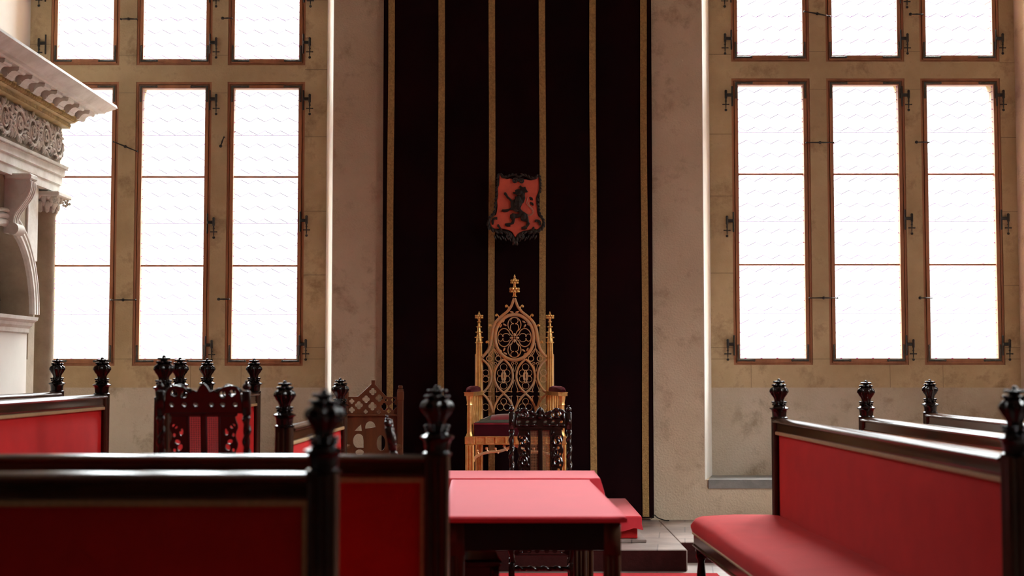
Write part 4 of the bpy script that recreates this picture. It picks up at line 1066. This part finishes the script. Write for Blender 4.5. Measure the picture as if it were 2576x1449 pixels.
def bench(label, group, pa, pb, facing, base=0.0, depth=.55, kind_label=None):
    """pa, pb: post centres in plan; facing: unit vector roughly towards the seat"""
    pa, pb = Vector(pa), Vector(pb); mid = (pa + pb) / 2; L = (pb - pa).length
    d = (pb - pa).normalized()
    if d.x * facing[1] - d.y * facing[0] < 0: d = -d
    ang = atan2(d.y, d.x)
    r = thing('bench', label, 'bench', (mid.x, mid.y, base), ang, group)
    h = L / 2
    for sx in (-1, 1):
        s = MB(); post_mesh(s, 0, 0); p = s.build('post', 'reed_wood', r, smooth=50); p.location = (sx * h, 0, 0)
        f = bpy.data.objects.new('finial', FME); COL.objects.link(f); f.parent = p; f.location = (0, 0, BH)
    # top rail: moulded section
    a = h - .040
    pr = [(-.028, BH - .078), (-.034, BH - .070), (-.030, BH - .058), (-.030, BH - .026), (-.044, BH - .022), (-.052, BH - .016), (-.053, BH - .011), (-.046, BH - .005), (-.034, BH - .001), (-.018, BH + .003), (0, BH + .0045), (.018, BH + .003), (.034, BH - .001), (.046, BH - .005), (.053, BH - .011), (.052, BH - .016), (.044, BH - .022), (.030, BH - .026), (.030, BH - .058), (.034, BH - .070), (.028, BH - .078)]
    s = MB(); s.extrude_x(pr, -a, a); s.build('top_rail', 'brown_wood', r, smooth=60)
    # padded back
    s = MB(); zb, zt2 = .40, BH - .078; n = 24; m = 8
    for side, t0, t1 in ((1, .012, .024), (-1, .010, .012)):
        vs = []; fs = []
        for j in range(m + 1):
            for i in range(n + 1):
                u = i / n * 2 - 1; v = j / m * 2 - 1
                vs.append((u * a, side * (t0 + t1 * (1 - abs(u) ** 10) * (1 - abs(v) ** 6)), zb + (zt2 - zb) * j / m))
        for j in range(m):
            for i in range(n): q = j * (n + 1) + i; fs.append((q, q + 1, q + n + 2, q + n + 1) if side < 0 else (q, q + n + 1, q + n + 2, q + 1))
        s.add(vs, fs)
    s.box(-a, a, -.010, .012, zb, zt2)
    s.build('back_upholstery', 'red', r, smooth=50)
    s = MB(); s.bbox(-a, a, .028, .036, zt2 - .018, zt2 + .002, .003); s.build('front_braid', 'braid', r)
    s = MB(); s.bbox(-a, a, -.032, -.020, zt2 - .018, zt2 + .002, .003)
    for sx in (-1, 1): s.bbox(*sorted((sx * a, sx * (a - .018))), -.031, -.019, .36, zt2 - .018, .003)
    s.build('rear_braid', 'braid', r)
    s = MB(); s.bbox(-a, a, -.03, .03, .33, .40, .005); s.build('lower_rail', 'brown_wood', r)
    # seat
    D = depth; y0 = .030
    vs = []; fs = []; n = 40; prof = [(y0, .405), (y0, .515), (y0 + .06, .522), (y0 + .5 * D, .528), (D - .05, .520), (D - .012, .506), (D + .004, .482), (D + .004, .44), (D - .004, .415), (D - .008, .405)]
    for i in range(n + 1):
        u = i / n * 2 - 1; e = 1 - .0 * abs(u)
        drop = .028 * max(0, (abs(u) * (L / 2) - (L / 2 - .05)) / .05) ** 2
        for (y, z) in prof: vs.append((u * (h - .005), y, z - (drop if z > .47 else 0) + (.004 * sin(u * L * 2.3 + y * 5) if z > .5 else 0)))
    m = len(prof)
    for i in range(n):
        for k in range(m - 1): fs.append((i * m + k, i * m + k + 1, (i + 1) * m + k + 1, (i + 1) * m + k))
        fs.append((i * m + m - 1, i * m, (i + 1) * m, (i + 1) * m + m - 1))
    fs += [tuple(range(m)), tuple(range(n * m, (n + 1) * m))[::-1]]
    s = MB(); s.add(vs, fs); s.build('seat_cushion', 'red', r, smooth=60)
    s = MB(); s.bbox(-h + .02, h - .02, D - .045, D - .010, .315, .405, .008); s.bbox(-h + .02, -h + .055, .046, D - .03, .315, .405, .006); s.bbox(h - .055, h - .02, .046, D - .03, .315, .405, .006)
    s.tube([(-h + .02, D - .008, .335), (h - .02, D - .008, .335)], .008, 8); s.build('seat_frame', 'brown_wood', r)
    s = MB(); s.bbox(-h + .004, h - .004, D - .012, D - .003, .398, .412, .003)
    for sx in (-1, 1): s.bbox(*sorted((sx * (h - .021), sx * (h - .012))), .046, D - .01, .398, .412, .003)
    s.build('seat_braid', 'braid', r)
    for sx in (-1, 1):
        s = MB(); s.lathe([(.020, 0), (.026, .03), (.018, .05), (.028, .16), (.020, .24), (.034, .27), (.034, .33)], (0, 0, 0), 16); s.bbox(-.032, .032, -.032, .032, .26, .32, .006)
        q = s.build('front_leg', 'dark_wood', r, smooth=50); q.location = (sx * (h - .06), D - .05, 0)
    s = MB()
    for sx in (-1, 1): s.tube([(sx * (h - .03), .03, .13), (sx * (h - .06), D - .05, .13)], .014, 10)
    s.tube([(-h + .06, D * .5, .13), (h - .06, D * .5, .13)], .014, 10); s.build('stretcher', 'dark_wood', r)
    return r
G = 'red upholstered benches of the hall'
bench('dark wooden bench with red back, nearest the camera, cut by the left edge', G, (-3.55, 4.2), (-.553, 4.2), (0, 1), .0125)
bench('dark wooden bench seen from behind, its right post left of the red table', G, (-3.27, 5.07), (-.266, 5.07), (0, 1), .0125)
bench('long bench with wide red seat and back in the right foreground', G, (1.648, 8.8), (1.762, 5.0), (-1, 0), .0125)
bench('bench directly behind the right foreground bench, only its rail and far finial showing', G, (2.322, 9.35), (2.42, 6.3), (-1, 0))
bench('rearmost bench on the right, below the right window', G, (3.02, 10.3), (3.09, 7.2), (-1, 0))
bench('short red bench on the lower floor beside the gothic oak chair', G, (-1.195, 7.5), (-1.156, 9.6), (1, 0), .0125, depth=.50)
bench('bench on the raised floor with a bright red back, cut by the left edge', G, (-2.69, 9.35), (-2.74, 6.35), (1, 0), PF)
bench('bench on the raised floor nearest the stone tribune', G, (-3.32, 10.4), (-3.38, 7.3), (1, 0), PF, depth=.50)
bench('red bench on the raised floor directly behind the carved cane chair on the left', G, (-1.955, 8.0), (-1.865, 10.3), (1, 0), PF, depth=.46)
bench('short bench back to back with the one behind the left cane chair', G, (-2.21, 9.48), (-2.225, 10.4), (-1, 0), PF, depth=.38)

# ================================================================== CARVED CANE CHAIRS
def twist(s, x, y, z0, z1, r=.0165, turns=6, amp=.0035):
    n = int(turns * 16); P = []; vs = []; fs = []; m = 14
    for i in range(n + 1):
        t = i / n; z = z0 + (z1 - z0) * t; a = turns * 2 * pi * t
        for k in range(m):
            th = 2 * pi * k / m; rr = r * (.70 + .44 * abs(cos(th - a)) ** .9) ; vs.append((x + amp * .8 * cos(a) + rr * cos(th), y + amp * .8 * sin(a) + rr * sin(th), z))
    for i in range(n):
        for k in range(m): l = (k + 1) % m; fs.append((i * m + k, i * m + l, (i + 1) * m + l, (i + 1) * m + k))
    fs += [tuple(range(m))[::-1], tuple(range(n * m, (n + 1) * m))]
    s.add(vs, fs)
def twist_x(s, y, z, x0, x1, r=.014, turns=6):
    t = MB(); twist(t, 0, 0, 0, x1 - x0, r, turns * .7, .003); s.add([(x0 + c, y + a, z + b_) for a, b_, c in t.v], t.f)
def carved_chair(label, loc, rz, cane='cane'):
    """faces local -Y; back at y = +.2"""
    r = thing('carved_chair', label, 'chair', loc, rz, 'carved walnut cane chairs')
    H = 1.15; W = .19; yb = .20
    for sx in (-1, 1):
        s = MB(); x = sx * W
        s.bbox(x - .019, x + .019, yb - .019, yb + .019, H - .145, H - .03, .005)
        s.ball((x, yb, H - .012), .019, (1, 1, .9)); s.ball((x, yb, H + .010), .008); s.ball((x - sx * .0, yb - .02, H - .09), .012, (1, .6, 1.6)); s.lathe([(.014, H - .165), (.020, H - .155), (.014, H - .145)], (x, yb, 0), 12)
        twist(s, x, yb, .56, H - .16, turns=4)
        s.bbox(x - .019, x + .019, yb - .019, yb + .019, .40, .56, .004); twist(s, x, yb, .18, .40, turns=2.5); s.bbox(x - .019, x + .019, yb - .019, yb + .019, .09, .18, .004)
        s.lathe([(.014, 0), (.021, .02), (.021, .04), (.013, .06), (.016, .09)], (x, yb, 0), 12)
        s.build('back_post', 'chair_wood', r, smooth=50)
        s = MB(); yf = -.20
        s.bbox(x - .021, x + .021, yf - .021, yf + .021, .36, .44, .004)
        s.tube(smooth_path([(x, yf, .37), (x + sx * .012, yf - .022, .31), (x, yf - .005, .25), (x - sx * .01, yf + .012, .2)], 4), [.016, .02, .022, .023, .022, .02, .018, .016, .014, .013, .014, .016, .018], 10)
        s.bbox(x - .019, x + .019, yf - .019, yf + .019, .10, .20, .004)
        s.ball((x, yf, .055), .026, (1, 1, 1.3)); s.ball((x, yf, .012), .016, (1.1, 1.1, .7))
        s.build('front_leg', 'chair_wood', r, smooth=50)
    # crest rail, pierced and carved
    z0, z1 = H - .135, H - .005
    top = [(-.165, z1 - .03), (-.15, z1 - .006), (-.12, z1 + .002), (-.085, z1 - .008), (-.06, z1 - .03), (-.045, z1 - .02), (-.03, z1 - .028), (-.018, z1 - .004), (0, z1 + .012), (.018, z1 - .004), (.03, z1 - .028), (.045, z1 - .02), (.06, z1 - .03), (.085, z1 - .008), (.12, z1 + .002), (.15, z1 - .006), (.165, z1 - .03)]
    outer = [(-.175, z0), (.175, z0)] + top[::-1]
    holes = [circ(sx * .128, z1 - .035, .016, .013, 12, sx * .6) for sx in (-1, 1)] + [circ(sx * .085, z1 - .042, .012, .015, 12, sx * .3) for sx in (-1, 1)] + [circ(q, z0 + .042, .010, .007, 10, .4) for q in (-.14, -.085, -.035, .035, .085, .14)]
    plate('crest_rail', outer, holes, .03, .005, 'chair_wood', r, loc=(0, yb, 0))
    s = MB(); rnd = random.Random(5)
    for sx in (-1, 1):
        for (x, z, q, a) in ((.15, z1 - .02, .02, .4), (.107, z1 - .004, .018, .0), (.062, z1 - .022, .016, -.4), (.11, z1 - .055, .018, .2), (.155, z1 - .06, .016, 1.2), (.06, z1 - .06, .017, .3), (.03, z1 - .045, .013, .8), (.10, z0 + .02, .016, 0), (.05, z0 + .022, .015, 0), (.15, z0 + .02, .014, 0)):
            s.ball((sx * x, yb - .017, z), q, (1.15, .45, .55), 8, 6, Matrix.Rotation(sx * a, 3, 'Y'))
        pts = [(sx * (.105 + .03 * (1 - i / 20) * cos(i * .55)), yb - .018, z1 - .038 + .03 * (1 - i / 20) * sin(i * .55)) for i in range(17)]
        s.tube(pts, .005, 6); s.tube([(sx * .02, yb - .014, z0 + .02), (sx * .10, yb - .014, z0 + .02), (sx * .16, yb - .014, z0 + .025), (sx * .158, yb - .014, z1 - .03), (sx * .10, yb - .014, z1 - .012), (sx * .03, yb - .014, z1 - .04)], .005, 6)
        s.build('crest_carving', 'chair_wood', r, smooth=50); s = MB()
    s.ball((0, yb - .018, z1 - .012), .016, (.8, .6, 1.4)); s.ball((0, yb - .018, z1 - .05), .02, (1, .5, 1))
    s.build('crest_boss', 'chair_wood', r, smooth=50)
    # pierced side slats
    zl, zu = .60, z0
    for sx in (-1, 1):
        xo, xi = sx * .147, sx * .072
        oz = [(xo, zl), (xi, zl), (xi, zu), (xo, zu)]
        n = 24; lo = [(sx * (.147 + .006 * sin(i * 1.3)), zl + (zu - zl) * i / n) for i in range(n + 1)]
        oz = lo + [(xi, zu), (xi, zl)]
        hs = []
        for k in range(5):
            zc = zl + .045 + k * (zu - zl - .06) / 5 + .01
            hs.append(circ(sx * (.128 - .012 * (k % 2)), zc + .018, .012, .009, 12, sx * .5)); hs.append(circ(sx * (.098 + .008 * (k % 2)), zc - .008, .0095, .015, 12, sx * .4))
            hs.append(circ(sx * .131, zc - .022, .006, .008, 8))
        plate('pierced_slat', oz, hs, .018, .003, 'chair_wood', r, loc=(0, yb, 0))
        s = MB()
        for k in range(3):
            zc = zl + .07 + k * .13
            s.tube([(sx * (.11 + .030 * (1 - i / 22) * cos(i * .5)), yb - .011, zc + .042 * (1 - i / 22) * sin(i * .5)) for i in range(19)], .0055, 6)
        for i in range(8): s.ball((sx * .082, yb - .010, zl + .03 + i * .05), .012, (.7, .5, 1.5), 8, 5, Matrix.Rotation(sx * .5, 3, 'Y'))
        s.build('slat_carving', 'chair_wood', r, smooth=50)
    s = MB(); s.bbox(-.014, .014, yb - .012, yb + .012, zl, zu + .005, .004)
    for sx in (-1, 1): s.bbox(*sorted((sx * .064, sx * .074)), yb - .011, yb + .011, zl, zu + .005, .003)
    s.bbox(-.175, .175, yb - .014, yb + .014, zl - .035, zl + .002, .004); s.bbox(-.15, .15, yb - .012, yb + .012, zu - .012, zu + .004, .003)
    s.build('back_frame', 'chair_wood', r)
    for sx in (-1, 1):
        s = MB(); x0, x1 = sorted((sx * .014, sx * .064))
        nx = 5
        for i in range(nx + 1): x = x0 + (x1 - x0) * i / nx; s.box(x - .0019, x + .0019, yb - .002, yb + .0005, zl, zu)
        z = zl
        while z < zu: s.box(x0, x1, yb - .0035, yb - .001, z - .0019, z + .0019); z += .0100
        s.build('cane_panel', cane, r, smooth=0)
    s = MB(); s.bbox(-.225, .225, -.235, .185, .44, .475, .012); s.build('seat', 'chair_wood', r)
    s = MB(); s.bbox(-.17, .17, -.212, -.19, .37, .44, .004); s.bbox(-.17, .17, .19, .21, .38, .44, .004)
    for sx in (-1, 1): s.bbox(sx * W - .011, sx * W + .011, -.18, .18, .38, .44, .004)
    s.build('seat_rail', 'chair_wood', r)
    zf = .245
    outer = [(-.172, zf), (.172, zf), (.172, zf + .03), (.13, zf + .055), (.09, zf + .04), (.05, zf + .075), (0, zf + .06), (-.05, zf + .075), (-.09, zf + .04), (-.13, zf + .055), (-.172, zf + .03)]
    plate('front_stretcher', outer, [circ(q, zf + .028, .011, .009, 10, .3) for q in (-.13, -.08, -.03, .03, .08, .13)], .024, .004, 'chair_wood', r, loc=(0, -.2, 0))
    s = MB(); twist_x(s, .2, .26, -.172, .172); s.build('rear_stretcher', 'chair_wood', r, smooth=50)
    s = MB(); twist_x(s, -.02, .14, -.172, .172)
    for sx in (-1, 1): s.tube([(sx * W, -.185, .14), (sx * W, .185, .14)], .013, 10); s.bbox(sx * W - .019, sx * W + .019, -.045, .005, .115, .165, .004)
    s.build('low_stretcher', 'chair_wood', r, smooth=50)
    for ch in r.children:                      # the back leans backwards
        for v in ch.data.vertices:
            if v.co.y > .1 and v.co.z > .5: v.co.y += (v.co.z - .5) * .20
    return r
cx0 = at(1360, 1100, 9.35).x
carved_chair('carved dark cane chair with twisted posts, in front of the golden throne', (cx0, 9.36 - .2 + .0, .0125), 0)
q_ = carved_chair('carved dark cane chair in front of a red bench on the left', (at(505, 1050, 6.9).x + .0, 6.9 + .23, PF), pi + radians(6), 'cane_dark'); q_.scale = (1.06, 1.06, 1.04)
carved_chair('carved dark chair seen edge-on, between the second bench and the red table', (-.30, 7.22, .0125), radians(90 + 5))

# ================================================================== RED TABLES
def rbox_cloth(name, label, x0, x1, y0, y1, z, drop, sk=0.0, flare=0.0, r=.012, wav=0.0, hem=0.0):
    """cloth: top surface plus overhang with soft edge"""
    s = MB(); P = []
    n1 = int((y1 - y0) / .03); n2 = int((x1 - x0) / .03)
    for i in range(n2): P.append((x0 + (x1 - x0) * i / n2, y0, 0, -1))
    for i in range(n1): P.append((x1, y0 + (y1 - y0) * i / n1, 1, 0))
    for i in range(n2): P.append((x1 - (x1 - x0) * i / n2, y1, 0, 1))
    for i in range(n1): P.append((x0, y1 - (y1 - y0) * i / n1, -1, 0))
    n = len(P); rows = []; Lp = 0
    prof = [(-r, 0), (-r * .3, -r * .25), (0, -r), (flare * .5, -drop * .5), (flare, -drop)]
    vs = []
    for k, (o, d) in enumerate(prof):
        for i, (a, c, nx, ny) in enumerate(P):
            wv = wav * sin(i * .55) * (k / 4) ** 2 if k > 2 else 0; ex = (hem * abs(sin(i * .4)) if k == 4 else 0)
            yy = c + ny * (o + wv); xx = a + nx * (o + wv)
            vs.append((xx + sk * (yy - y0), yy, z + d - ex))
    cxx, cyy = (x0 + x1) / 2, (y0 + y1) / 2; o5 = len(vs)
    for (a, c, nx, ny) in P:
        aa = min(max(a, x0 + .03), x1 - .03); cc_ = min(max(c, y0 + .03), y1 - .03); vs.append((aa + sk * (cc_ - y0), cc_, z))
    vs.append((cxx + sk * (cyy - y0), cyy, z)); C_ = len(vs) - 1
    fs = [(C_, o5 + i, o5 + (i + 1) % n) for i in range(n)] + [(o5 + i, i, (i + 1) % n, o5 + (i + 1) % n) for i in range(n)]
    for k in range(4):
        for i in range(n): j = (i + 1) % n; fs.append((k * n + i, (k + 1) * n + i, (k + 1) * n + j, k * n + j))
    s.add(vs, fs); o = s.build(name, 'red_cloth', smooth=60); return tag(o, label, 'tablecloth', 'red cloths on the tables')
zN = EYE - 367 * 6.34 / F
def table(label, x0, x1, y0, y1, z, sk=0.0, aph=.125):
    t = thing('table', label, 'table', ((x0 + x1) / 2 + sk * (y1 - y0) / 2, (y0 + y1) / 2, 0), -sk); SH = ((x0 + x1) / 2, (y0 + y1) / 2, 0)
    def bl(s, nm, sm=35):
        s.v = [(x - SH[0], y - SH[1], z_) for x, y, z_ in s.v]; return s.build(nm, 'dark_wood', t, smooth=sm)
    bl(MB().bbox(x0, x1, y0, y1, z - .030, z - .004, .006), 'tabletop')
    s = MB(); i_ = .02
    s.bbox(x0 + i_, x1 - i_, y0 + i_, y0 + i_ + .025, z - .03 - aph, z - .03, .004); s.bbox(x0 + i_, x1 - i_, y1 - i_ - .025, y1 - i_, z - .03 - aph, z - .03, .004)
    s.bbox(x0 + i_, x0 + i_ + .025, y0 + i_, y1 - i_, z - .03 - aph, z - .03, .004); s.bbox(x1 - i_ - .025, x1 - i_, y0 + i_, y1 - i_, z - .03 - aph, z - .03, .004)
    bl(s, 'apron')
    for sx in (0, 1):
        for sy in (0, 1):
            cx = x0 + .05 if sx == 0 else x1 - .05; cy = y0 + .05 if sy == 0 else y1 - .05
            s = MB(); s.prism([(cx + a * .85, cy + c * .85) for a, c in RS], .08, z - .03 - aph + .02); s.bbox(cx - .04, cx + .04, cy - .04, cy + .04, 0.012, .08, .006)
            s.bbox(cx - .038, cx + .038, cy - .038, cy + .038, z - .03 - aph - .02, z - .03 - .002, .004)
            s.v = [(x - SH[0], y - SH[1], z_) for x, y, z_ in s.v]; s.build('leg', 'reed_wood', t, smooth=50)
    s = MB(); s.tube([(x0 + .05, y0 + .05, .2), (x0 + .05, y1 - .05, .2)], .018, 10); s.tube([(x1 - .05, y0 + .05, .2), (x1 - .05, y1 - .05, .2)], .018, 10); bl(s, 'stretcher')
    return t
# near table, long side running away from the camera
xN1 = at(1578, 1300, 6.34).x; xN0 = at(1112, 1300, 6.34).x
xN1b = at(1483, 1204, 8.46).x; skN = (xN1b - xN1) / (8.46 - 6.34)
table('dark wooden table with fluted legs under the nearer red cloth', xN0 + .012, xN1 - .012, 6.36, 8.44, zN, skN)
rbox_cloth('tablecloth', 'pinkish red cloth lying flat on the nearer table', xN0, xN1, 6.34, 8.46, zN + .002, .028, sk=skN)
xT1 = at(1512, 1203, 8.5).x; xT0 = xT1 - 1.05
zT = zN + .004
table('dark wooden table crosswise under the farther red cloth', xT0 + .02, xT1 - .03, 8.54, 9.16 - .04, zT)
rbox_cloth('tablecloth', 'red cloth hanging over the farther crosswise table', xT0, xT1, 8.52, 9.16, zT + .002, .16, flare=.035, wav=.008, hem=.02)
# small cable at the foot of the right pier
s = MB(); p = at(1646, 1296, 12.0); s.tube(smooth_path([(p.x - .02, 12.03, PF + .02), (p.x + .0, 12.0, PF + .05), (p.x + .03, 12.03, PF + .025), (p.x + .08, 12.0, PF + .008), (p.x + .12, 11.97, PF + .006)], 5), .005, 6)
tag(s.build('cable', 'iron'), 'short black cable end at the foot of the wall right of the hanging', 'cable')
